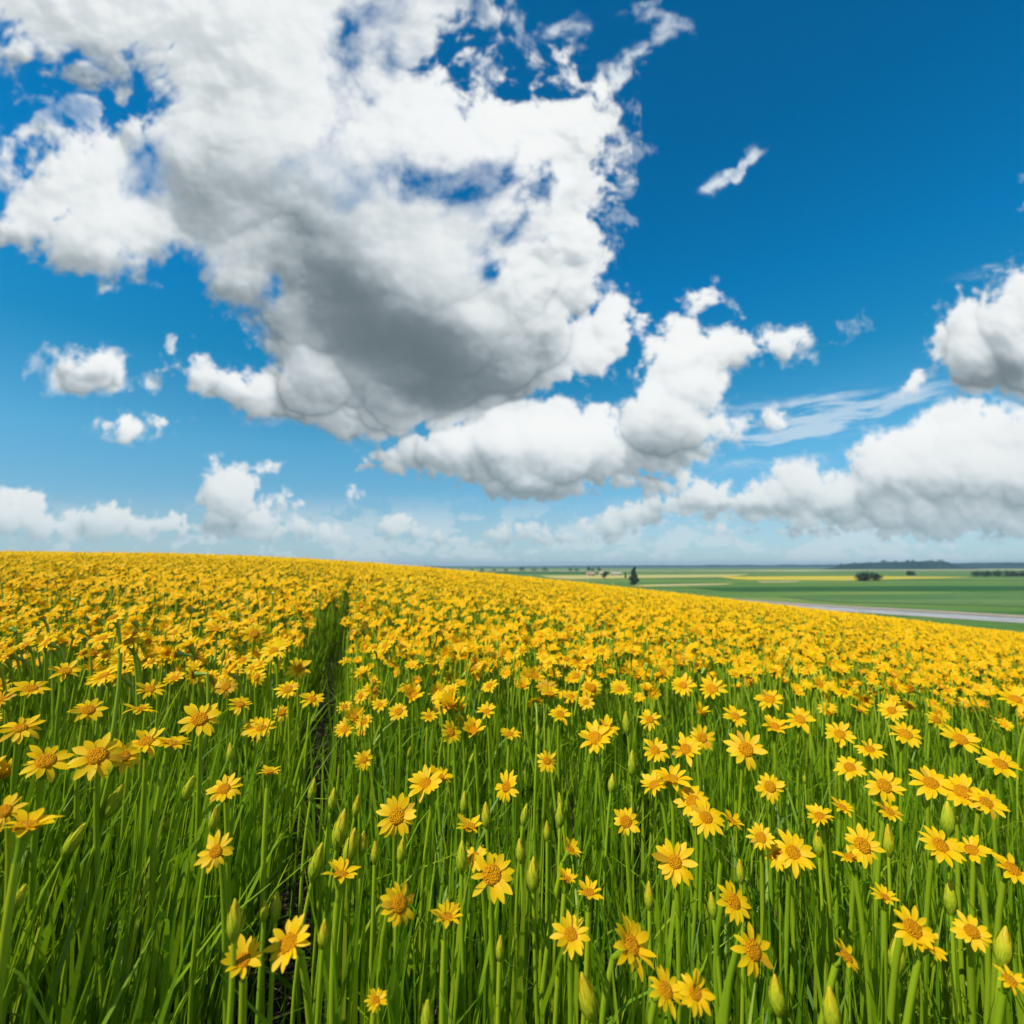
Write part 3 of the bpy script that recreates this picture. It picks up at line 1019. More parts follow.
# far single trees along the horizon
words_ = ['first', 'second', 'third', 'fourth', 'fifth', 'sixth', 'seventh', 'eighth', 'ninth', 'tenth', 'eleventh', 'twelfth']
hz_trees = [(472, 2.0, 3.0), (482, 2.6, 4.0), (494, 2.2, 3.5), (506, 2.4, 4.5), (522, 3.4, 5.0), (534, 2.6, 5.5), (545, 3.2, 6.0), (570.5, 2.8, 3.4), (576.5, 2.6, 3.4), (588.5, 3.8, 2.6), (592.5, 2.8, 3.6), (599, 3.2, 3.4)]
for k, (px, hp, wp) in enumerate(hz_trees):
    d = 1000.0
    tree(px, 570.6, d, M_(hp * 1.45, d), M_(wp * 1.35, d), f'tiny dark tree on the far horizon, {words_[k]} from the flower hill', 'tiny trees along the horizon', 'bush', 500, 20 + k)
# trees standing up out of the wooded ridge
rg = [(841, 564.6, 2.6, 5), (855, 563.6, 3.0, 5.5), (870, 562.8, 2.4, 5), (884, 562.2, 4.2, 6), (896, 562.0, 2.8, 5), (908, 561.8, 3.6, 4), (913, 561.6, 3.4, 4), (930, 561.0, 3.0, 8), (941, 561.2, 3.2, 8)]
for k, (px, py, hp, wp) in enumerate(rg):
    d = 1640.0
    p = on_sky(px, py + 1.4, d)
    tree(px, py + 1.4, d, M_(hp + 1.0, d), M_(wp, d), f'dark tree rising from the wooded ridge, {words_[k]} along from its low end', 'trees on the wooded ridge', 'bush', 320, 50 + k, ground=p.z)
# the wood that covers the ridge
rw = np.random.default_rng(77)
pts = []
for k in range(420):
    px = rw.uniform(836, 958)
    top = np.interp(px, [p[0] for p in RIDGE], [p[1] for p in RIDGE])
    py = rw.uniform(top + 0.3, top + 0.62 * (568.5 - top) + 0.4)
    d = 1650 - 75 * (py - top) / max(0.5, 568.5 - top)
    p = on_sky(px, py, d)
    s = rw.uniform(2.2, 5.0)
    pts.append((p.x, p.y, p.z - 1.0, s * 1.3, s * 1.2, s))
wd = link('woods', crown_mesh('woods', pts, 9000, 1.0, LEAF_DARK, 31))
tag(wd, 'dark wood covering the low ridge on the horizon', 'woods', kind='stuff')


# ------------------------------------------------------------------ farm buildings by the small trees
def plain_material(name, c1, c2, sc=0.8):
    m, b, out = material(name)
    g = b.node('ShaderNodeTexCoord')
    n = b.noise(g.outputs['Object'], sc, 4.0, 0.6)
    surface(b, out, b.mix(n, c1, c2), 0.85, None, 0, 0.2)
    return m


WALL = plain_material('pale_render', (0.44, 0.37, 0.24), (0.54, 0.46, 0.30))
ROOF = plain_material('roof_tiles', (0.30, 0.20, 0.14), (0.40, 0.28, 0.20), 2.0)
GREYROOF = plain_material('roof_sheet', (0.34, 0.31, 0.24), (0.42, 0.38, 0.28), 2.0)
DOORM = plain_material('door_paint', (0.06, 0.05, 0.04), (0.09, 0.07, 0.05))
GLASSM = plain_material('window_glass', (0.03, 0.04, 0.05), (0.05, 0.06, 0.08))


def box(x0, x1, y0, y1, z0, z1):
    V = [(x, y, z) for z in (z0, z1) for y in (y0, y1) for x in (x0, x1)]
    q = [(0, 2, 3, 1), (4, 5, 7, 6), (0, 1, 5, 4), (2, 6, 7, 3), (0, 4, 6, 2), (1, 3, 7, 5)]
    return V, q


def farm_house(px, d, w, l, h, roof, label, doors=1, wins=3):
    p = on_sky(px, 576, d)
    root = link('farm_building', None, None, (p.x, p.y, float(ground_z(p.x, p.y))))
    tag(root, label, 'building', 'pale farm buildings')
    a, c = w / 2, l / 2
    V, q = box(-a, a, -c, c, -0.3, h)
    V += [(-a, 0, h + c * 0.55), (a, 0, h + c * 0.55)]
    t = [(4, 6, 8), (5, 9, 7)]
    link('wall', mesh_np('wall', V, q, t, [WALL], smooth=False), root)
    e, g = a + 0.4, c + 0.5
    zr = h + c * 0.55 + 0.12
    ze = h - 0.28 + 0.02
    Vr = [(-e, -g, ze), (e, -g, ze), (e, 0, zr + 0.02), (-e, 0, zr + 0.02), (e, g, ze), (-e, g, ze)]
    Vr += [(x, y, z + 0.16) for x, y, z in Vr]
    qr = [(0, 1, 2, 3), (3, 2, 4, 5), (6, 9, 8, 7), (9, 11, 10, 8), (0, 6, 7, 1), (4, 10, 11, 5), (1, 7, 8, 2), (2, 8, 10, 4), (0, 3, 9, 6), (3, 5, 11, 9)]
    link('roof', mesh_np('roof', Vr, qr, None, [roof], smooth=False), root)
    for k in range(wins):
        x = -a + w * (k + 1) / (wins + 1)
        f = link('window', mesh_np('window', *box(x - 0.6, x + 0.6, -c - 0.05, -c + 0.02, h * 0.4, h * 0.4 + 1.2), None, [GLASSM], smooth=False), root)
    for k in range(doors):
        x = a * 0.72 - k * 1.6 * a
        link('door', mesh_np('door', *box(x - 0.9, x + 0.9, -c - 0.06, -c + 0.02, 0, min(2.3, h * .8)), None, [DOORM], smooth=False), root)
    return root


farm_house(590.5, 520, 7.5, 6, 2.1, ROOF, 'low pale farm building nearest the flower hill, in front of far trees', 1, 3)
farm_house(601.5, 540, 4.6, 5, 2.4, GREYROOF, 'smallest pale shed between the two longer farm buildings')
farm_house(616.0, 560, 11.0, 6, 1.7, GREYROOF, 'longest pale farm building between the small trees', 2, 4)

# ------------------------------------------------------------------ plant materials
def plant_materials():
    M = {}
    m, b, out = material('petal')
    r, t = rnd(b), attr(b, 't')
    c = b.ramp(t, [(0.0, (0.84, 0.43, 0.003)), (0.30, (0.89, 0.55, 0.004)), (1.0, (0.91, 0.635, 0.005))])
    c = b.mix(b.m('MULTIPLY', r, 0.38), c, (0.88, 0.49, 0.003))
    c = b.mix(b.m('MULTIPLY', b.step(r, 0.955, 0.97), 0.55), c, (0.42, 0.20, 0.012))          # an old, browning petal here and there
    leafy(b, out, c, 0.40, c, 0.010, 0.5)
    M['petal'] = m
    m, b, out = material('flower_disc')
    g = b.node('ShaderNodeTexCoord')
    r = rnd(b)
    v = b.voronoi(g.outputs['Object'], 34.0, dims='3D')
    c = b.mix(r, (0.80, 0.33, 0.003), (0.88, 0.44, 0.004))
    c = b.mix(b.step(v, 0.2, 0.75), c, (0.72, 0.27, 0.003))
    surface(b, out, c, 0.85, v, 0.015, 0.10)
    M['disc'] = m
    m, b, out = material('stem')
    r, t = rnd(b), attr(b, 't')
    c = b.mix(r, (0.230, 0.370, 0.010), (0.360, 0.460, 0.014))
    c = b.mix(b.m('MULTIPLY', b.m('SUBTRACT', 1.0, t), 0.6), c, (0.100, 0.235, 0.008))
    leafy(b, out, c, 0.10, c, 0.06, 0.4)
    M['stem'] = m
    m, b, out = material('bud')
    r, t = rnd(b), attr(b, 't')
    t = b.m('ADD', t, b.m('MULTIPLY', b.m('SUBTRACT', r, 0.5), 0.5))
    c = b.ramp(t, [(0.0, (0.20, 0.36, 0.014)), (0.50, (0.36, 0.44, 0.016)), (0.78, (0.66, 0.52, 0.010)), (0.98, (0.78, 0.42, 0.006))])
    c = b.mix(b.m('MULTIPLY', r, 0.3), c, (0.26, 0.32, 0.014))
    g = b.node('ShaderNodeTexCoord')
    ox, oy, oz = b.sep(g.outputs['Object'])
    an = b.m('ARCTAN2', oy, ox)
    fib = b.noise(b.xyz(b.m('MULTIPLY', an, 3.2), b.m('MULTIPLY', oz, 1.6)), 2.2, 4.0, 0.6, dims='2D')
    c = b.mix(b.step(fib, 0.42, 0.62), c, (0.48, 0.50, 0.02))
    c = b.mix(b.m('MULTIPLY', b.step(fib, 0.45, 0.30), 0.45), c, (0.14, 0.24, 0.010))
    leafy(b, out, c, 0.15, c, 0.02, 0.5)
    M['bud'] = m
    m, b, out = material('grass_blade')
    r, t = rnd(b), attr(b, 't')
    c = b.ramp(r, [(0.0, (0.080, 0.195, 0.004)), (0.5, (0.180, 0.340, 0.006)), (0.85, (0.290, 0.430, 0.008)), (1.0, (0.36, 0.42, 0.02))])
    c2 = b.mix(0.5, c, (0.28, 0.44, 0.008))
    leafy(b, out, c, 0.46, c2, 0.02, 0.5)
    M['grass'] = m
    m, b, out = material('dry_stalk')
    r = rnd(b)
    surface(b, out, b.mix(r, (0.11, 0.08, 0.035), (0.22, 0.17, 0.08)), 0.8)
    M['dry'] = m
    return M


PM = plant_materials()
MATS = [PM['petal'], PM['disc'], PM['stem'], PM['bud']]


# ------------------------------------------------------------------ templates of unit-sized flower heads (diameter 1, looking along +Z)
class Tmpl:
    def __init__(self):
        self.V, self.T, self.q, self.t, self.mq, self.mt = [], [], [], [], [], []

    def add(self, V, T, q=(), t=(), mat=0):
        o = len(self.V)
        self.V += [tuple(v) for v in V]
        self.T += list(T)
        self.q += [tuple(i + o for i in f) for f in q]
        self.mq += [mat] * len(q)
        self.t += [tuple(i + o for i in f) for f in t]
        self.mt += [mat] * len(t)
        return self

    def arrays(self):
        return (np.array(self.V, float).reshape(-1, 3), np.array(self.T, float), np.array(self.q, int).reshape(-1, 4), np.array(self.t, int).reshape(-1, 3),
                np.array(self.mq, int), np.array(self.mt, int))


def petal_geo(L, W, rise, curl, r0=0.10, seg=5, notch=0.0, twist=0.0, cols=2):
    """one strap-shaped petal leaving the disc at radius r0 along +X"""
    V, T, q = [], [], []
    x, z, a = r0, 0.02, rise
    for i in range(seg + 1):
        f = i / seg
        w = W * 0.5 * (0.42 + 0.58 * math.sin(min(1.0, f * 1.55) * math.pi / 2)) * (1.0 if f < 0.62 else max(0.10, 1 - ((f - 0.62) / 0.40) ** 1.6))
        for c in range(cols + 1):
            s = c / cols * 2 - 1
            tw = twist * f * s * w
            back = notch * L * (1 - abs(s)) if i == seg else 0.0
            V.append((x - back * math.cos(a), s * w, z + 0.20 * w * abs(s) - back * math.sin(a) + tw))
            T.append(f)
        x += math.cos(a) * L / seg
        z += math.sin(a) * L / seg
        a -= curl / seg
    k = cols + 1
    for i in range(seg):
        for c in range(cols):
            q.append((i * k + c, (i + 1) * k + c, (i + 1) * k + c + 1, i * k + c + 1))
    return np.array(V), T, q


def rotz(V, a):
    c, s = math.cos(a), math.sin(a)
    V = np.asarray(V, float)
    return np.stack([V[:, 0] * c - V[:, 1] * s, V[:, 0] * s + V[:, 1] * c, V[:, 2]], -1)


def lathe(prof, sides, jit=0.0, seed=0):
    r = np.random.default_rng(seed)
    V, T, q, t = [], [], [], []
    for i, (rad, z) in enumerate(prof):
        for k in range(sides):
            a = 2 * math.pi * (k + 0.5 * (i % 2) * (1 if jit else 0)) / sides
            rr = rad * (1 + jit * r.normal())
            V.append((rr * math.cos(a), rr * math.sin(a), z + jit * rad * 0.5 * r.normal()))
            T.append(i / (len(prof) - 1))
    for i in range(len(prof) - 1):
        for k in range(sides):
            q.append((i * sides + k, i * sides + (k + 1) % sides, (i + 1) * sides + (k + 1) % sides, (i + 1) * sides + k))
    V.append((0, 0, prof[-1][1]))
    T.append(1.0)
    n = len(V) - 1
    b0 = (len(prof) - 1) * sides
    t = [(b0 + k, b0 + (k + 1) % sides, n) for k in range(sides)]
    return V, T, q, t


DISC_P = [(0.185, -0.01), (0.192, 0.03), (0.16, 0.068), (0.105, 0.092), (0.045, 0.088)]
CALYX_P = [(0.062, -0.62), (0.070, -0.45), (0.098, -0.26), (0.150, -0.11), (0.185, -0.02), (0.15, 0.012)]
BUD_P = [(0.10, -1.0), (0.16, -0.92), (0.30, -0.74), (0.385, -0.52), (0.40, -0.28), (0.345, 0.0), (0.235, 0.27), (0.125, 0.48), (0.045, 0.60)]


def head_template(lod, rise, seed, n=None):
    r = random.Random(seed)
    t = Tmpl()
    n = n or {1: r.randint(13, 16), 2: 11, 3: 7}[lod]
    for k in range(n):
        a = 2 * math.pi * k / n + r.uniform(-.10, .10)
        L = 0.40 * r.uniform(0.85, 1.08)
        if lod == 1:
            V, T, q = petal_geo(L, 0.150 * r.uniform(.8, 1.2), rise + r.uniform(-.3, .3), r.uniform(0.1, 0.8), seg=3, cols=1)
            # crease the strap with a fold line kept simple at this size
            t.add(rotz(V, a), T, q, mat=0)
        else:
            w = 0.22 if lod == 2 else 0.36
            e = rise + r.uniform(-.3, .3)
            c, s = math.cos(e), math.sin(e)
            V = [(0.10, 0, 0.02), (0.10 + .6 * L * c, -w / 2, .02 + .6 * L * s), (0.10 + L * c, 0, .02 + L * s * .9), (0.10 + .6 * L * c, w / 2, .02 + .6 * L * s)]
            t.add(rotz(V, a), [0, .6, 1, .6], [(0, 1, 2, 3)], mat=0)
    if lod == 1:
        t.add(*lathe(DISC_P[1:], 9), mat=1)
        t.add(*lathe(CALYX_P[1:5], 6), mat=2)
    elif lod == 2:
        t.add(*lathe([(0.15, 0.02), (0.10, 0.075)], 6), mat=1)
        t.add(*lathe([(0.08, -0.42), (0.18, -0.02)], 4), mat=2)
    else:
        t.add([(0.12, 0, .05), (0, .12, .07), (-.12, 0, .05), (0, -.12, .07)], [1] * 4, [(0, 1, 2, 3)], mat=1)
    return t.arrays()


def frames(N):
    """rotation matrices whose third column is the given unit normal, spun at random"""
    N = N / np.linalg.norm(N, axis=1)[:, None]
    a = np.where(np.abs(N[:, 2:3]) < 0.95, np.array([[0, 0, 1.0]]), np.array([[1.0, 0, 0]]))
    X = np.cross(a, N)
    X /= np.linalg.norm(X, axis=1)[:, None]
    Y = np.cross(N, X)
    th = rng.uniform(0, 2 * np.pi, len(N))[:, None]
    X2 = X * np.cos(th) + Y * np.sin(th)
    Y2 = np.cross(N, X2)
    return np.stack([X2, Y2, N], -1)


class Mass:
    """gathers many copies of templates into one mesh"""

    def __init__(self):
        self.V, self.q, self.t, self.mq, self.mt, self.T, self.Rn, self.n = [], [], [], [], [], [], [], 0

    def raw(self, V, q, t, mq, mt, T, Rn):
        self.V.append(V)
        self.q.append(q + self.n)
        self.t.append(t + self.n)
        self.mq.append(mq)
        self.mt.append(mt)
        self.T.append(T)
        self.Rn.append(Rn)
        self.n += len(V)

    def copies(self, tm, P, M3, S):
        V, T, q, t, mq, mt = tm
        k, nv = len(P), len(V)
        if k == 0:
            return
        W = np.einsum('kij,vj->kvi', M3, V) * S[:, None, None] + P[:, None, :]
        off = (np.arange(k) * nv)[:, None, None]
        self.raw(W.reshape(-1, 3), (q[None] + off).reshape(-1, 4), (t[None] + off).reshape(-1, 3), np.tile(mq, k), np.tile(mt, k), np.tile(T, k), np.repeat(rng.random(k), nv))

    def tubes(self, A, C, B, r0, r1, levels, sides, mat):
        """curved stems from A to B by way of C"""
        k = len(A)
        if k == 0:
            return
        rows, T = [], []
        for i in range(levels + 1):
            f = i / levels
            p = A * (1 - f) ** 2 + C * 2 * f * (1 - f) + B * f * f
            rad = (r0 * (1 - f) + r1 * f)[:, None]
            for s in range(sides):
                an = 2 * math.pi * s / sides + 0.4
                rows.append(p + np.stack([np.cos(an) * rad[:, 0], np.sin(an) * rad[:, 0], np.zeros(k)], -1))
                T.append(f)
        V = np.stack(rows, 1)
        q = []
        for i in range(levels):
            for s in range(sides):
                q.append((i * sides + s, i * sides + (s + 1) % sides, (i + 1) * sides + (s + 1) % sides, (i + 1) * sides + s))
        q = np.array(q)
        nv = V.shape[1]
        off = (np.arange(k) * nv)[:, None, None]
        qq = (q[None] + off).reshape(-1, 4)
        self.raw(V.reshape(-1, 3), qq, np.zeros((0, 3), int), np.full(len(qq), mat), np.zeros(0, int), np.tile(T, k), np.repeat(rng.random(k), nv))

    def mesh(self, name, mats):
        c = np.concatenate
        return mesh_np(name, c(self.V), c(self.q), c(self.t), mats, c(self.mq), c(self.mt), {'t': c(self.T), 'rnd': c(self.Rn)})


# ------------------------------------------------------------------ where the plants stand
def smooth_noise(x, y, f, seed):
    return fbm(np.asarray(x, np.float32) * f, np.asarray(y, np.float32) * f, 3, 0.5, seed)


def off_track(x, y, extra=0.0):
    d = np.abs(x - track_x(y))
    return d > 0.085 + extra + 0.03 * np.sin(y * 5.1 + x * 3.0)


def on_field(x, y):
    return (hill_z(x, y) > PLAIN + 2.0)


def plant_height(x, y, n):
    """height of the flower heads above the ground: taller left of the track close by"""
    d = np.hypot(x, y)
    side = np.clip((track_x(y) - x) / 0.35, 0, 1) * np.clip((2.6 - d) / 1.6, 0, 1)
    return 0.435 + 0.075 * side + rng.normal(0, 0.045, n) + 0.05 * smooth_noise(x, y, 0.8, 4.0)


def scatter(density, r0, r1, half=1.25, pad=2.5, back=-1.2):
    """random points between two distances ahead of (and a little round) the camera"""
    X1 = half * r1 + pad
    n = int(density * (r1 - back) * 2 * X1)
    y = rng.uniform(back, r1, n)
    x = rng.uniform(-X1, X1, n)
    d = np.hypot(x, y * 1.0)
    lim = half * np.maximum(y, 0) + pad
    k = (d >= r0) & (np.maximum(np.abs(x) * 0.75, y) < r1) & (d < r1 * 1.45) & (np.abs(x) < lim) & on_field(x, y)
    return x[k], y[k]


def facings(n, x, y):
    """most heads look up and a little towards the light; many tip to one side"""
    tilt = np.abs(rng.normal(0.0, 0.62, n))
    az = rng.uniform(0, 2 * np.pi, n)
    N = np.stack([np.sin(tilt) * np.cos(az), np.sin(tilt) * np.sin(az), np.cos(tilt)], -1)
    N += np.array([-0.08, -0.58, 0.0])
    N[:, 2] = np.maximum(N[:, 2], -0.1)
    return N / np.linalg.norm(N, axis=1)[:, None]


FACES = {'cam': 'facing the camera', 'up': 'facing the sky', 'left': 'turned to the left', 'right': 'turned to the right', 'away': 'turned away'}


def face_of(nv, p):
    to_cam = np.array([0, 0, CAMZ]) - np.asarray(p)
    to_cam /= np.linalg.norm(to_cam)
    if float(np.dot(nv, to_cam)) > 0.80:
        return 'cam'
    if nv[2] > 0.86:
        return 'up'
    lat = nv[0]
    if abs(lat) > abs(nv[1]) * 0.8:
        return 'right' if lat > 0 else 'left'
    return 'cam' if nv[1] < 0 else 'away'


# heads that stand out in the photograph: pixel x, y, apparent width, facing (sideways, towards camera, up), extra height, openness
HERO = [
    (397, 816, 42, (.05, .80, .50), 0, .25), (492, 875, 48, (.02, .78, .58), 0, .15), (399, 904, 40, (.45, .72, .50), 0, .10), (470, 828, 32, (.10, .05, .95), 0, .55), (447, 918, 36, (.10, .05, .97), 0, .60),
    (341, 876, 42, (.12, -.05, .95), 0, .65), (243, 962, 44, (-.05, .35, .90), 0, .60), (290, 944, 50, (-.40, .50, .75), 0, .45), (376, 1001, 24, (.1, .3, .9), -.05, .5), (475, 858, 28, (-.3, .5, .7), -.03, .4),
    (216, 852, 36, (-.25, .75, .55), .05, .10), (224, 790, 32, (-.15, .50, .80), .05, .25), (269, 773, 25, (.05, .0, 1), .05, .45), (507, 787, 30, (-.55, .60, .45), 0, .2), (547, 761, 23, (.1, .85, .45), 0, .1),
    (426, 784, 38, (-.2, .55, .75), 0, .45), (440, 778, 30, (.35, .15, .9), 0, .6), (364, 760, 22, (.1, .7, .6), 0, .2), (399, 712, 22, (-.1, .6, .7), 0, .3), (429, 717, 20, (.1, .3, .9), 0, .4),
    (626, 822, 29, (0, .82, .5), 0, .15), (675, 862, 42, (-.05, .80, .52), 0, .15), (570, 850, 26, (.50, .05, .8), 0, .55), (567, 880, 24, (.2, .1, .95), -.02, .75), (589, 894, 32, (.05, .15, .97), 0, .7),
    (571, 935, 40, (.0, .62, .75), 0, .35), (630, 946, 54, (.55, .35, .68), 0, .45), (665, 991, 40, (.45, .40, .75), 0, .4), (695, 993, 38, (.35, .70, .55), 0, .15), (733, 902, 38, (.50, .62, .55), 0, .25),
    (752, 950, 44, (.60, .60, .50), 0, .15), (846, 957, 32, (.55, .15, .75), 0, .4), (761, 838, 27, (0, .65, .72), 0, .3), (793, 853, 42, (.15, .62, .70), 0, .3), (779, 856, 30, (-.35, .60, .65), -.02, .3),
    (862, 846, 40, (.25, .75, .55), .02, .15), (850, 858, 30, (-.2, .3, .9), .02, .65), (885, 898, 27, (.1, .25, .92), .02, .7), (912, 929, 46, (.40, .55, .65), .03, .3), (928, 946, 36, (.45, .10, .85), .02, .5),
    (972, 932, 36, (.10, .75, .60), .04, .15), (1010, 981, 34, (.35, .25, .85), .04, .4), (940, 846, 44, (.30, .55, .70), .04, .3), (1012, 870, 42, (.35, .45, .80), .05, .3), (972, 851, 34, (-.2, .40, .85), .04, .4),
    (820, 817, 28, (-.1, .40, .85), .02, .5), (842, 808, 26, (.2, .25, .9), .02, .4), (884, 786, 38, (.25, .70, .62), .04, .2), (850, 768, 32, (-.05, .60, .70), .03, .3), (889, 812, 28, (.35, .35, .8), .04, .35),
    (931, 784, 44, (.15, .55, .75), .06, .25), (963, 793, 42, (.2, .55, .75), .06, .25), (986, 803, 36, (.35, .50, .75), .06, .25), (770, 787, 28, (.05, .80, .52), 0, .15), (746, 750, 40, (.15, .78, .52), .02, .2),
    (655, 751, 30, (.05, .60, .72), 0, .35), (686, 750, 34, (-.1, .60, .70), 0, .35), (702, 738, 26, (.1, .85, .4), 0, .15), (672, 780, 40, (.0, .25, .92), .02, .5), (655, 786, 34, (-.35, .3, .88), 0, .5),
    (693, 802, 36, (-.1, .62, .70), 0, .25), (706, 818, 38, (.15, .60, .72), 0, .25), (732, 822, 26, (.45, .1, .85), 0, .5), (595, 739, 38, (-.1, .55, .76), .02, .3), (606, 730, 30, (.3, .4, .8), .02, .4),
    (26, 828, 60, (.15, -.05, .95), .10, .45), (4, 812, 40, (-.2, .65, .65), .10, .2), (46, 762, 48, (.10, .55, .75), .10, .12), (97, 757, 52, (-.05, .70, .66), .10, .12), (122, 757, 44, (.35, .45, .75), .09, .3),
    (146, 743, 40, (-.05, .45, .85), .09, .3), (171, 745, 42, (.25, .05, .95), .09, .45), (200, 720, 40, (-.05, .65, .70), .09, .2), (88, 711, 36, (.15, .55, .80), .10, .15), (20, 729, 40, (.05, .50, .85), .10, .15),
    (140, 710, 34, (.2, .0, .95), .09, .2), (150, 690, 30, (.1, .5, .8), .09, .3), (299, 669, 26, (.0, .75, .60), .05, .25), (254, 634, 25, (.0, .85, .45), .08, .2), (288, 690, 26, (-.1, .5, .8), .04, .3),
    (312, 700, 26, (.1, .4, .85), .03, .35), (240, 705, 24, (.1, .45, .85), .06, .3), (712, 690, 30, (0, .6, .75), .03, .3), (683, 686, 26, (-.1, .6, .7), .03, .3), (735, 717, 26, (.2, .5, .8), .03, .3), (650, 720, 24, (.0, .6, .7), .02, .3),
    (800, 720, 30, (.1, .6, .75), .04, .3), (770, 700, 28, (-.1, .5, .8), .04, .3), (840, 735, 30, (.1, .6, .7), .04, .3), (905, 735, 34, (.2, .5, .8), .06, .3), (960, 740, 38, (.2, .55, .75), .07, .3), (1000, 765, 40, (.25, .5, .8), .07, .3),
    (870, 750, 30, (.1, .5, .8), .05, .35), (620, 690, 24, (0, .5, .8), .02, .4), (560, 715, 24, (.1, .5, .8), .01, .35), (487, 712, 22, (-.1, .5, .8), .0, .4), (510, 735, 22, (.1, .3, .9), .0, .45), (1015, 700, 36, (.2, .5, .8), .08, .3), (30, 690, 36, (.1, .45, .85), .10, .3), (65, 672, 32, (.1, .45, .85), .10, .35),
]
# buds that stand out: pixel x, y of the middle, apparent length, lean sideways
HBUD = [(235, 915, 44, .05), (318, 857, 42, .12), (342, 824, 42, .08), (352, 842, 40, .06), (276, 903, 32, .02), (265, 908, 22, .05), (533, 870, 36, .0), (462, 853, 34, -.02), (586, 990, 50, -.03), (831, 1004, 46, .05),
        (776, 990, 42, -.05), (1004, 941, 42, .12), (897, 950, 42, .05), (117, 796, 40, .25), (77, 836, 40, .30), (20, 896, 34, .35), (427, 1013, 36, .0), (375, 850, 24, .03), (313, 787, 24, .02), (333, 797, 26, .05),
        (357, 803, 24, .05), (363, 840, 26, .0), (520, 848, 26, -.02), (464, 800, 24, .0), (486, 812, 28, -.02), (547, 828, 22, .04), (525, 812, 24, .0), (712, 902, 28, .0), (649, 892, 30, .02), (560, 800, 22, .0),
        (626, 720, 26, .0), (632, 760, 28, -.02), (560, 812, 26, .03), (402, 847, 28, .02), (324, 930, 30, .04), (500, 945, 26, .0), (950, 893, 36, .1), (740, 868, 26, .04), (190, 785, 30, .15), (215, 815, 28, .12), (888, 836, 34, .05), (948, 814, 36, .05), (818, 840, 28, .02), (445, 912, 26, 0)]


def place_on_sightline(px, py, extra):
    """the point on a sight line where a head of the usual height stands above the ground"""
    d = ray(px, py)
    best = None
    for t in np.arange(0.30, 4.0, 0.004):
        x, y, z = d.x * t, d.y * t, CAMZ + d.z * t
        g = float(hill_z(x, y))
        h = 0.44 + extra - 0.0
        if z <= g + h:
            best = (x, y, z, t)
            break
    return best


hero_pts = []
for (px, py, w_, n_, ex, op) in HERO:
    b_ = place_on_sightline(px, py, ex)
    x, y, z, t = b_
    rx = math.atan2(x, y)
    nx, nt, nu = n_
    # towards-camera and sideways axes on the ground at that spot
    nv = np.array([nx * math.cos(rx) - nt * math.sin(rx), -nt * math.cos(rx) - nx * math.sin(rx), nu])
    nv /= np.linalg.norm(nv)
    hero_pts.append(dict(p=np.array([x, y, z]), D=w_ * t / F * (1.0 if abs(px - 512) < 330 else 0.92), n=nv, open=op, px=px, py=py, w=w_))
bud_pts = []
for (px, py, L_, lean) in HBUD:
    ex = {True: 0.06, False: 0.0}[px < 240]
    x, y, z, t = place_on_sightline(px, py, ex - 0.02)
    bud_pts.append(dict(p=np.array([x, y, z]), L=L_ * t / F, lean=lean, px=px, py=py))
HX = np.array([[h['px'], h['py'], h['w']] for h in hero_pts] + [[h['px'], h['py'], 26] for h in bud_pts])
HDEP = np.array([project(h['p'])[2] for h in hero_pts] + [project(h['p'])[2] for h in bud_pts])


def clear_of_heroes(P, rad=0.62):
    """drop plants whose head would stand in front of, or crowd, one of the heads placed above"""
    px, py, dep = project(P)
    keep = np.ones(len(P), bool)
    near = (dep < 2.2) & (dep > 0)
    for i in np.where(near)[0]:
        d = np.hypot(HX[:, 0] - px[i], HX[:, 1] - py[i])
        if (d < HX[:, 2] * rad + 12 / max(dep[i], .3) * .6).any():
            keep[i] = False
    return keep


# random flowers close by (their own things), at middle distance and far away
def flower_field(density, r0, r1, heroes=False):
    x, y = scatter(density, r0, r1)
    n = len(x)
    keep = off_track(x, y, np.clip(0.025 - 0.011 * y, -0.040, 0.015)) & (rng.random(n) < np.clip(0.86 + 0.9 * smooth_noise(x, y, 0.55, 12.0), 0.25, 1.0))
    x, y = x[keep], y[keep]
    n = len(x)
    h = plant_height(x, y, n)
    g = ground_z(x, y)
    lean = rng.normal(0, 0.05, (n, 2)) * np.clip((np.abs(x - track_x(y)) - 0.05) / 0.25, 0.2, 1)[:, None]
    P = np.stack([x + lean[:, 0], y + lean[:, 1], g + h], -1)
    return np.stack([x, y, g], -1), P, facings(n, x, y)


B1, P1, N1 = flower_field(330, 0.0, 5.0)
thin = (np.hypot(B1[:, 0], B1[:, 1]) > 1.75) | (rng.random(len(B1)) < np.where(B1[:, 0] < track_x(B1[:, 1]), 1.0, 0.58))      # opener close by, closing up further off
B1, P1, N1 = B1[thin], P1[thin], N1[thin]
px, py, dep = project(P1)
infr = (px > -40) & (px < 1064) & (py < 1080) & (dep > 0)
# the lowest part of the picture holds only the heads measured there, plus the looser ones round them
k = ~(infr & (py > np.where(px < 230, 790, 742)) & (rng.random(len(px)) < 0.99)) & ~((np.hypot(P1[:, 0], P1[:, 1]) < 0.34)) & clear_of_heroes(P1)
B1, P1, N1 = B1[k], P1[k], N1[k]
px, py, dep = project(P1)
D1 = np.clip(rng.normal(0.054, 0.007, len(P1)), 0.036, 0.072)
size = np.where((px > -15) & (px < 1039) & (py > 0) & (py < 1035) & (dep > 0.1), D1 / np.maximum(dep, 0.1), 0)
N_THINGS = 300 - len(hero_pts)
order = np.argsort(-size)
near_idx = order[:N_THINGS]
rest = np.ones(len(P1), bool)
rest[near_idx] = False

mass = Mass()


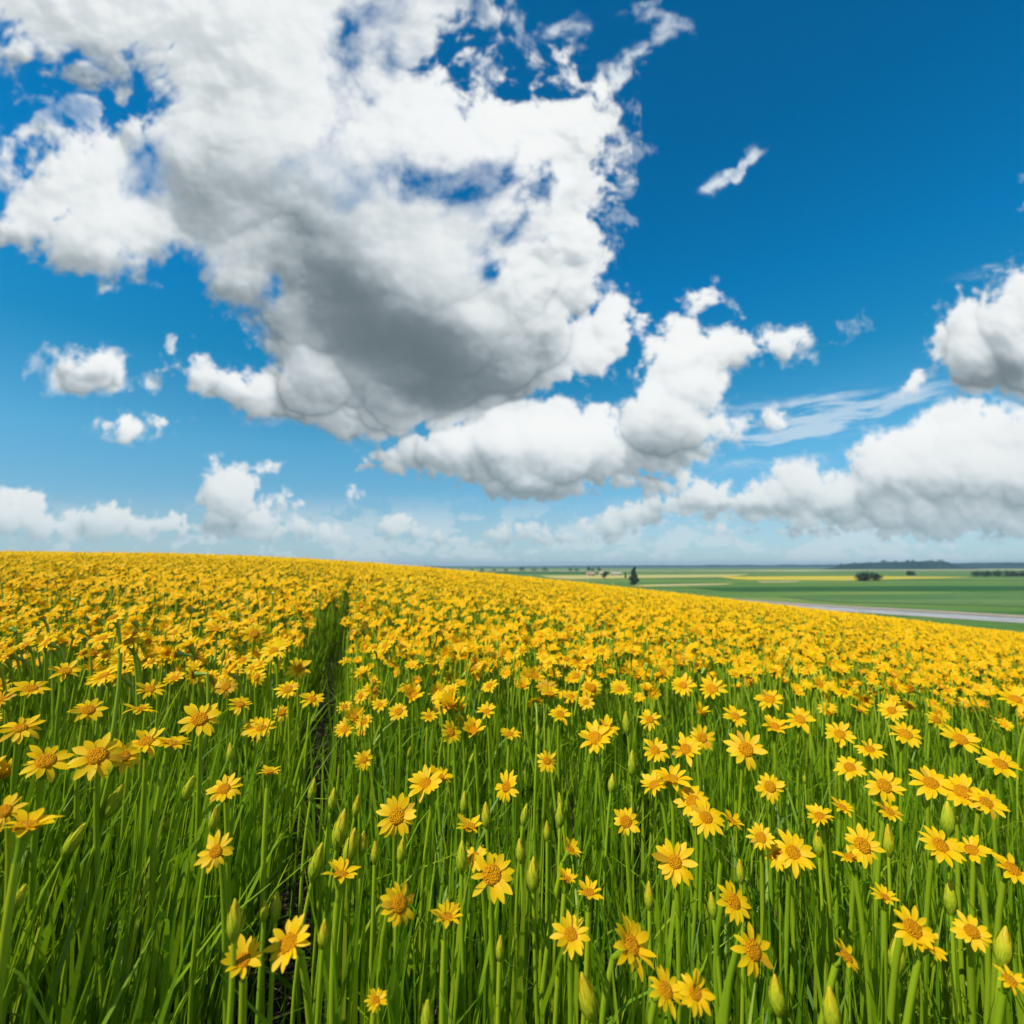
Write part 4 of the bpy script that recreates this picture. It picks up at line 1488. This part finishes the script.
def add_heads(mass, P, N, D, lod, seeds):
    kinds = rng.integers(0, len(seeds), len(P))
    M3 = frames(N)
    for i, (rise, sd) in enumerate(seeds):
        s = kinds == i
        mass.copies(head_template(lod, rise, sd), P[s], M3[s], D[s])


SEEDS1 = [(0.10, 1), (0.25, 2), (0.45, 3), (0.70, 4), (0.30, 5), (0.02, 6), (0.55, 7), (0.95, 8)]
SEEDS2 = [(0.15, 11), (0.40, 12), (0.70, 13), (0.25, 14)]
add_heads(mass, P1[rest], N1[rest], D1[rest], 1, SEEDS1)
mass.tubes(B1[rest], (B1[rest] * 0.4 + P1[rest] * 0.6) + np.stack([rng.normal(0, .02, rest.sum()), rng.normal(0, .02, rest.sum()), np.full(rest.sum(), .02)], -1), P1[rest] - N1[rest] * D1[rest][:, None] * 0.3, np.full(rest.sum(), 0.0035), np.full(rest.sum(), 0.003), 3, 4, 2)
B2, P2, N2 = flower_field(340, 5.0, 14.0)
D2 = rng.uniform(0.050, 0.070, len(P2))
add_heads(mass, P2, N2, D2, 2, SEEDS2)
mass.tubes(B2 * 0.6 + P2 * 0.4, (B2 + P2) / 2, P2, np.full(len(P2), 0.004), np.full(len(P2), 0.003), 1, 3, 2)
B3, P3, N3 = flower_field(165, 14.0, 44.0)
D3 = rng.uniform(0.060, 0.090, len(P3))
add_heads(mass, P3, N3, D3, 3, [(0.2, 21), (0.5, 22)])
fl = link('flower_field', mass.mesh('flower_field', MATS))
tag(fl, 'yellow daisies massed over the whole hill beyond the nearer single ones', 'flower field', kind='stuff')


# ------------------------------------------------------------------ grass
def blades(mass, x, y, h, w, levels, lean_sd, drift=(0.0, 0.0), mat=0, droop=0.25):
    n = len(x)
    g = ground_z(x, y) - 0.01
    az = rng.uniform(0, 2 * np.pi, n)
    ln = np.abs(rng.normal(0, lean_sd, n)) * h
    dx, dy = np.cos(az) * ln + drift[0] * h, np.sin(az) * ln + drift[1] * h
    dr = np.abs(rng.normal(0, droop, n)) * h * (rng.random(n) < 0.5)
    fa = az + np.pi / 2 + rng.normal(0, 0.7, n)
    sx, sy = np.cos(fa), np.sin(fa)
    cols, T = [], []
    for i in range(levels + 1):
        f = i / levels
        px_ = x + dx * f ** 1.8 + np.cos(az) * dr * f ** 4 * 0.8
        py_ = y + dy * f ** 1.8 + np.sin(az) * dr * f ** 4 * 0.8
        pz_ = g + h * f - dr * f ** 4 * 0.55
        ww = w * 0.5 * (0.75 + 0.5 * f - 0.2 * f * f) * max(0.06, 1 - f ** 3.2)
        cols.append(np.stack([px_ - sx * ww, py_ - sy * ww, pz_], -1))
        cols.append(np.stack([px_ + sx * ww, py_ + sy * ww, pz_], -1))
        T += [f, f]
    V = np.stack(cols, 1)
    q = np.array([(2 * i, 2 * i + 1, 2 * i + 3, 2 * i + 2) for i in range(levels)])
    off = (np.arange(n) * V.shape[1])[:, None, None]
    qq = (q[None] + off).reshape(-1, 4)
    mass.raw(V.reshape(-1, 3), qq, np.zeros((0, 3), int), np.full(len(qq), mat), np.zeros(0, int), np.tile(T, n), np.repeat(rng.random(n) ** 1.3, V.shape[1]))


grass = Mass()


def grass_zone(density, r0, r1, hmin, hmax, wmin, wmax, levels, lean, pad=2.5):
    x, y = scatter(density, r0, r1, pad=pad)
    k = off_track(x, y, -0.02) & (np.hypot(x, y) > 0.16)
    x, y = x[k], y[k]
    n = len(x)
    d = np.abs(x - track_x(y))
    h = rng.uniform(hmin, hmax, n) * (1 + 0.25 * smooth_noise(x, y, 1.1, 7.0))
    side = np.clip((track_x(y) - x) / 0.35, 0, 1) * np.clip((2.6 - np.hypot(x, y)) / 1.6, 0, 1)
    h = h * (1 + 0.16 * side)
    lf = x < track_x(y)
    for s, dr in ((lf, (0.07, 0.0)), (~lf, (0.02, 0.0))):
        blades(grass, x[s], y[s], h[s], rng.uniform(wmin, wmax, s.sum()), levels, lean, dr)


grass_zone(1700, 0.0, 2.6, 0.22, 0.44, 0.0040, 0.0100, 6, 0.12, pad=1.6)
grass_zone(560, 2.6, 7.0, 0.24, 0.42, 0.006, 0.011, 3, 0.15)
# broader basal leaves and bent straw low among the stems
grass_zone(170, 0.0, 2.4, 0.10, 0.24, 0.010, 0.020, 6, 0.55, pad=1.4)
xs, ys = scatter(60, 0.2, 3.0, pad=1.5)
ks = off_track(xs, ys, -0.04)
blades(grass, xs[ks], ys[ks], rng.uniform(0.10, 0.38, ks.sum()), rng.uniform(0.002, 0.004, ks.sum()), 6, 0.7, (0, 0), 1, 0.8)
grass_zone(60, 7.0, 20.0, 0.26, 0.41, 0.012, 0.022, 2, 0.15)
grass_zone(12, 20.0, 42.0, 0.26, 0.40, 0.03, 0.05, 2, 0.15)
# low tufts and dry stalks along the trodden track
yt = rng.uniform(0.3, 9.0, 2600)
xt = track_x(yt) + rng.normal(0, 0.085, len(yt))
blades(grass, xt, yt, rng.uniform(0.03, 0.13, len(yt)), rng.uniform(0.002, 0.005, len(yt)), 4, 0.7, (0, 0), 0, 0.6)
yt = rng.uniform(0.3, 6.0, 1500)
xt = track_x(yt) + rng.normal(0, 0.10, len(yt))
blades(grass, xt, yt, rng.uniform(0.02, 0.09, len(yt)), rng.uniform(0.0015, 0.003, len(yt)), 4, 1.6, (0, 0), 1, 0.6)
gr = link('grass', grass.mesh('grass', [PM['grass'], PM['dry']]))
tag(gr, 'long green grass growing between the flower stems', 'grass', kind='stuff')

# ------------------------------------------------------------------ single daisies: stem, calyx, disc and petals
def geo_mesh(name, V, T, q, t, mat):
    return mesh_np(name, np.asarray(V, float), np.array(q).reshape(-1, 4), np.array(t, int).reshape(-1, 3), [mat], attrs={'t': T, 'rnd': np.zeros(len(V))})


DISCS = [geo_mesh('disc', *lathe([(0.185, -0.012), (0.196, 0.02), (0.19, 0.045), (0.165, 0.072), (0.125, 0.088), (0.08, 0.094), (0.035, 0.088)], 18, 0.035, s), PM['disc']) for s in (1, 2, 3)]
CALYX = [geo_mesh('calyx', *lathe(CALYX_P, 12, j, s), PM['stem']) for s, j in ((1, 0.0), (2, 0.02))]
rp = random.Random(3)
PETALS = []
for s in range(10):
    V, T, q = petal_geo(0.41 * rp.uniform(.88, 1.08), 0.145 * rp.uniform(.8, 1.2), 0.0, rp.uniform(-0.1, 1.0), seg=6, notch=rp.uniform(0, .09), twist=rp.uniform(-.5, .5))
    PETALS.append(geo_mesh('petal', V, T, q, [], PM['petal']))


def ring_mesh(rise, n, seed):
    r = random.Random(seed)
    t = Tmpl()
    for k in range(n):
        a = 2 * math.pi * k / n + r.uniform(-.1, .1)
        V, T, q = petal_geo(0.40 * r.uniform(.85, 1.08), 0.146 * r.uniform(.8, 1.2), rise + r.uniform(-.3, .3), r.uniform(0.1, 0.8), seg=4, notch=r.uniform(0, .08), twist=r.uniform(-.5, .5))
        t.add(rotz(V, a), T, q)
    V, T, q, tt, mq, mt = t.arrays()
    return mesh_np('petals', V, q, None, [PM['petal']], attrs={'t': T, 'rnd': np.zeros(len(V))})


RINGS = [ring_mesh(r_, n_, s_) for s_, (r_, n_) in enumerate([(0.08, 15), (0.2, 14), (0.32, 13), (0.45, 14), (0.62, 15), (0.85, 13), (0.15, 16), (0.28, 12), (1.15, 13), (-0.25, 14), (0.02, 11), (0.4, 16)])]


def stem_mesh(A, C, B, r0, r1, name='stem'):
    path = []
    for i in range(9):
        f = i / 8
        path.append(Vector(A) * (1 - f) ** 2 + Vector(C) * 2 * f * (1 - f) + Vector(B) * f * f)
    V, q = tube(path, [r0 + (r1 - r0) * i / 8 for i in range(9)], 7)
    T = [i / 8 for i in range(9) for _ in range(7)]
    return geo_mesh(name, V, T, q, [], PM['stem'])


def basis(nv, spin):
    n = Vector(nv).normalized()
    x = Vector((0, 0, 1)).cross(n)
    x = x.normalized() if x.length > 1e-3 else Vector((1, 0, 0))
    y = n.cross(x)
    M = Matrix((x, y, n)).transposed().to_4x4()
    return M @ Matrix.Rotation(spin, 4, 'Z')


ORD = ['lowest', 'second lowest', 'third lowest', 'fourth lowest', 'fifth lowest', 'sixth lowest', 'seventh lowest', 'eighth lowest', 'ninth lowest', 'tenth lowest', 'eleventh lowest', 'twelfth lowest', 'thirteenth lowest', 'fourteenth lowest', 'fifteenth lowest'] + [w + ' lowest' for w in ('sixteenth', 'seventeenth', 'eighteenth', 'nineteenth', 'twentieth', 'twenty-first', 'twenty-second', 'twenty-third', 'twenty-fourth', 'twenty-fifth', 'twenty-sixth', 'twenty-seventh', 'twenty-eighth', 'twenty-ninth', 'thirtieth')]
STRIPS = [(-99, 70, 'at the far left edge'), (70, 150, 'well left of the track'), (150, 230, 'left of the track'), (230, 340, 'close by the dirt track'), (340, 420, 'just right of the track'), (420, 500, 'left of the middle'),
          (500, 580, 'in the middle'), (580, 650, 'right of the middle'), (650, 720, 'under the far pond of sky'), (720, 790, 'right of centre'), (790, 860, 'below the broad bush'), (860, 940, 'below the wooded ridge'), (940, 1200, 'at the far right edge')]
STRIPS[8] = (650, 720, 'well right of the middle')
STRIPS[9] = (720, 790, 'below where the road appears')


def strip_of(px):
    for a, c, s in STRIPS:
        if a <= px < c:
            return s
    return STRIPS[-1][2] if px > 500 else STRIPS[0][2]


flowers = []
for h in hero_pts:
    p = h['p']
    root = np.array([p[0] + random.uniform(-.04, .04) - h['n'][0] * 0.03, p[1] + random.uniform(-.01, .05) + 0.03, 0])
    root[2] = float(ground_z(root[0], root[1]))
    flowers.append(dict(p=p, b=root, n=h['n'], D=h['D'], open=h['open'], full=True))
for i in near_idx:
    flowers.append(dict(p=P1[i], b=B1[i], n=N1[i], D=D1[i], open=None, full=False))

PROTO = {}


def part(name, data, parent, M):
    """one more copy of a part: the first is made, the rest are copied from it"""
    key = name
    if key not in PROTO:
        PROTO[key] = bpy.data.objects.new(name, data)
        o = PROTO[key]
    else:
        o = PROTO[key].copy()
        o.data = data
    COL.objects.link(o)
    o.parent = parent
    o.matrix_local = M
    return o


things = []
for f in flowers:
    root = bpy.data.objects.new('daisy', None)
    COL.objects.link(root)
    root.empty_display_size = 0.05
    root.location = f['b']
    p = Vector(f['p'] - f['b'])
    n = Vector(f['n'])
    D = f['D']
    Bs = basis(n, random.uniform(0, 6.28))
    Mh = Matrix.Translation(p) @ Bs @ Matrix.Diagonal((D, D, D, 1))
    end = p - n * D * 0.54
    ctrl = end - n * max(0.02, 0.07 * n.z + 0.02) - Vector((0, 0, 0.10))
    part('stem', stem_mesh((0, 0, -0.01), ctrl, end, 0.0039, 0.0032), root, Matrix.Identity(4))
    part('calyx', random.choice(CALYX), root, Mh @ Matrix.Diagonal((0.84, 0.84, 0.9, 1)))
    ds = random.uniform(0.84, 1.08)
    part('disc', random.choice(DISCS), root, Mh @ Matrix.Diagonal((ds, ds, ds, 1)))
    if f['full']:
        k = random.randint(13, 16)
        rise = f['open']
        for j in range(k):
            if random.random() < 0.05:
                continue
            a = 2 * math.pi * j / k + random.uniform(-.13, .13)
            sc = random.uniform(0.84, 1.08)
            M = Mh @ Matrix.Rotation(a, 4, 'Z') @ Matrix.Translation((0.10, 0, 0.02)) @ Matrix.Rotation(-(rise + random.uniform(-.28, .28)), 4, 'Y') @ Matrix.Diagonal((sc, sc, sc, 1)) @ Matrix.Translation((-0.10, 0, -0.02))
            part('petal', random.choice(PETALS), root, M)
    else:
        part('petals', random.choice(RINGS), root, Mh)
    px_, py_, _ = project(f['p'])
    things.append((root, float(px_), float(py_), face_of(f['n'], f['p']), D))

by = {}
for th in things:
    by.setdefault((strip_of(th[1]), th[3]), []).append(th)
for (st, fc), lst in by.items():
    lst.sort(key=lambda q_: -q_[2])
    for i, th in enumerate(lst):
        o = ORD[i] if i < len(ORD) else f'number {i + 1} from below'
        lab = f'yellow daisy {FACES[fc]}, {o} of such {st}' if len(lst) > 1 else f'only near yellow daisy {FACES[fc]} {st}'
        tag(th[0], lab, 'flower', 'yellow daisies standing in the near part of the field')


# ------------------------------------------------------------------ single buds on their stems
def bud_mesh(seed):
    """a closed bud: a core wrapped in two rows of overlapping pointed sepals, petal tips showing at the top"""
    r = random.Random(seed)
    prof = np.array(BUD_P)
    fat = r.uniform(0.88, 1.08)
    V, T, q, t = lathe(BUD_P, 12)
    V = [list(v) for v in V]
    for v in V:
        v[0] *= fat * 0.94
        v[1] *= fat * 0.94
    T = [min(1.0, x * 1.15) for x in T]
    for row, (n, z0, z1, w0, lift) in enumerate(((6, -0.95, 0.48, 0.62, 1.00), (6, -0.98, 0.05, 0.66, 1.07), (5, -1.0, -0.45, 0.60, 1.13))):
        for k in range(n):
            a0 = 2 * math.pi * (k + 0.5 * row) / n + r.uniform(-.12, .12)
            top = z1 + r.uniform(-.12, .10)
            o = len(V)
            seg = 6
            for i in range(seg + 1):
                f = i / seg
                z = z0 + (top - z0) * f
                rad = float(np.interp(z, prof[:, 1], prof[:, 0])) * fat * lift + 0.012 + (0.06 * f ** 4 if row else 0.02 * f ** 4)
                half = w0 * (1 - f ** 2.4) * (0.75 + 0.5 * f) + 0.03
                for c, lf in ((-1, 0.0), (0, 0.022), (1, 0.0)):
                    a = a0 + c * half + 0.25 * f * (z - z0)
                    V.append([(rad + lf) * math.cos(a), (rad + lf) * math.sin(a), z])
                    T.append(max(0.0, (z + 1.0) / 1.6 * (0.92 - 0.10 * row) + 0.10 * f))
            for i in range(seg):
                for c in range(2):
                    q.append((o + i * 3 + c, o + i * 3 + c + 1, o + (i + 1) * 3 + c + 1, o + (i + 1) * 3 + c))
    V = np.array(V)
    V[:, 0] += 0.12 * r.uniform(-1, 1) * np.maximum(V[:, 2], 0)
    return geo_mesh('bud', V, T, q, t, PM['bud'])


BUDS = [bud_mesh(s) for s in range(9)]
buds = []
for h in bud_pts:
    p = h['p']
    ax = Vector((h['lean'] * 1.5 + random.gauss(0, .07), 0.05, 1)).normalized()
    b0 = np.array([p[0] - h['lean'] * 0.25 + random.uniform(-.02, .02), p[1] + random.uniform(0, .03), 0])
    b0[2] = float(ground_z(b0[0], b0[1]))
    buds.append(dict(p=p, b=b0, n=ax, L=h['L']))
xb, yb = scatter(85, 0.0, 2.4)
kb = off_track(xb, yb, 0.01) & (np.hypot(xb, yb) > 0.34)
xb, yb = xb[kb], yb[kb]
hb = plant_height(xb, yb, len(xb)) - 0.03
gb = ground_z(xb, yb)
PB = np.stack([xb + rng.normal(0, .03, len(xb)), yb + rng.normal(0, .03, len(xb)), gb + hb], -1)
px, py, dep = project(PB)
kb = (px > -10) & (px < 1034) & (py < 1030) & (dep > 0.25) & clear_of_heroes(PB, 0.75)
kb &= ~((py > 800) & (rng.random(len(px)) < 0.72))
idx = np.where(kb)[0]
idx = idx[np.argsort(dep[idx])][:300 - len(bud_pts)]
for i in idx:
    buds.append(dict(p=PB[i], b=np.array([xb[i], yb[i], gb[i]]), n=Vector((random.gauss(0.03, .20), random.gauss(0, .16), 1)).normalized(), L=random.uniform(0.024, 0.040)))
bt = []
for f in buds:
    root = bpy.data.objects.new('flower_bud', None)
    COL.objects.link(root)
    root.empty_display_size = 0.05
    root.location = f['b']
    p = Vector(f['p'] - f['b'])
    L = f['L'] / 1.6 * 0.9
    M = Matrix.Translation(p) @ basis(f['n'], random.uniform(0, 6.28)) @ Matrix.Diagonal((L * 0.66, L * 0.66, L, 1))
    end = p - f['n'] * L * 0.97
    part('stem', stem_mesh((0, 0, -0.01), end - f['n'] * 0.14, end, 0.0030, 0.0023), root, Matrix.Identity(4))
    part('bud', random.choice(BUDS), root, M)
    px_, py_, _ = project(f['p'])
    ln = 'leaning left' if f['n'][0] < -0.09 else ('leaning right' if f['n'][0] > 0.09 else 'upright')
    bt.append((root, float(px_), float(py_), ln))
by = {}
for th in bt:
    by.setdefault((strip_of(th[1]), th[3]), []).append(th)
for (st, fc), lst in by.items():
    lst.sort(key=lambda q_: -q_[2])
    for i, th in enumerate(lst):
        o = ORD[i] if i < len(ORD) else f'number {i + 1} from below'
        lab = f'closed {fc} flower bud, {o} of such {st}' if len(lst) > 1 else f'only near {fc} closed bud {st}'
        tag(th[0], lab, 'flower bud', 'closed buds standing among the near daisies')
# the many smaller buds further off
bm = Mass()
xb, yb = scatter(70, 1.2, 8.0)
kb = off_track(xb, yb, 0.0)
xb, yb = xb[kb], yb[kb]
gb = ground_z(xb, yb)
PB = np.stack([xb, yb, gb + plant_height(xb, yb, len(xb)) - 0.03], -1)
px, py, dep = project(PB)
taken = np.array([f['p'] for f in buds])
lim = np.sort(project(taken)[2])[-1]
kb = ~((dep < lim) & (px > -15) & (px < 1039) & (py < 1035) & (dep > 0))
PB, gb, xb, yb = PB[kb], gb[kb], xb[kb], yb[kb]
V, T, q, t = lathe([BUD_P[0], BUD_P[2], BUD_P[4], BUD_P[6], BUD_P[8]], 6)
tm = (np.array(V), np.array(T), np.array(q), np.array(t), np.full(len(q), 3), np.full(len(t), 3))
NB_ = np.stack([rng.normal(.03, .12, len(PB)), rng.normal(0, .12, len(PB)), np.ones(len(PB))], -1)
M3 = frames(NB_)
M3 = M3 * np.array([0.8, 0.8, 1.0])[None, None, :]
bm.copies(tm, PB, M3, rng.uniform(0.020, 0.028, len(PB)))
A_ = np.stack([xb, yb, gb], -1)
bm.tubes(A_, (A_ + PB) / 2, PB - np.array([0, 0, 0.02]), np.full(len(PB), 0.003), np.full(len(PB), 0.0026), 2, 3, 2)
o = link('far_buds', bm.mesh('far_buds', MATS))
tag(o, 'many small closed buds scattered through the flowers further off', 'flower buds', kind='stuff')
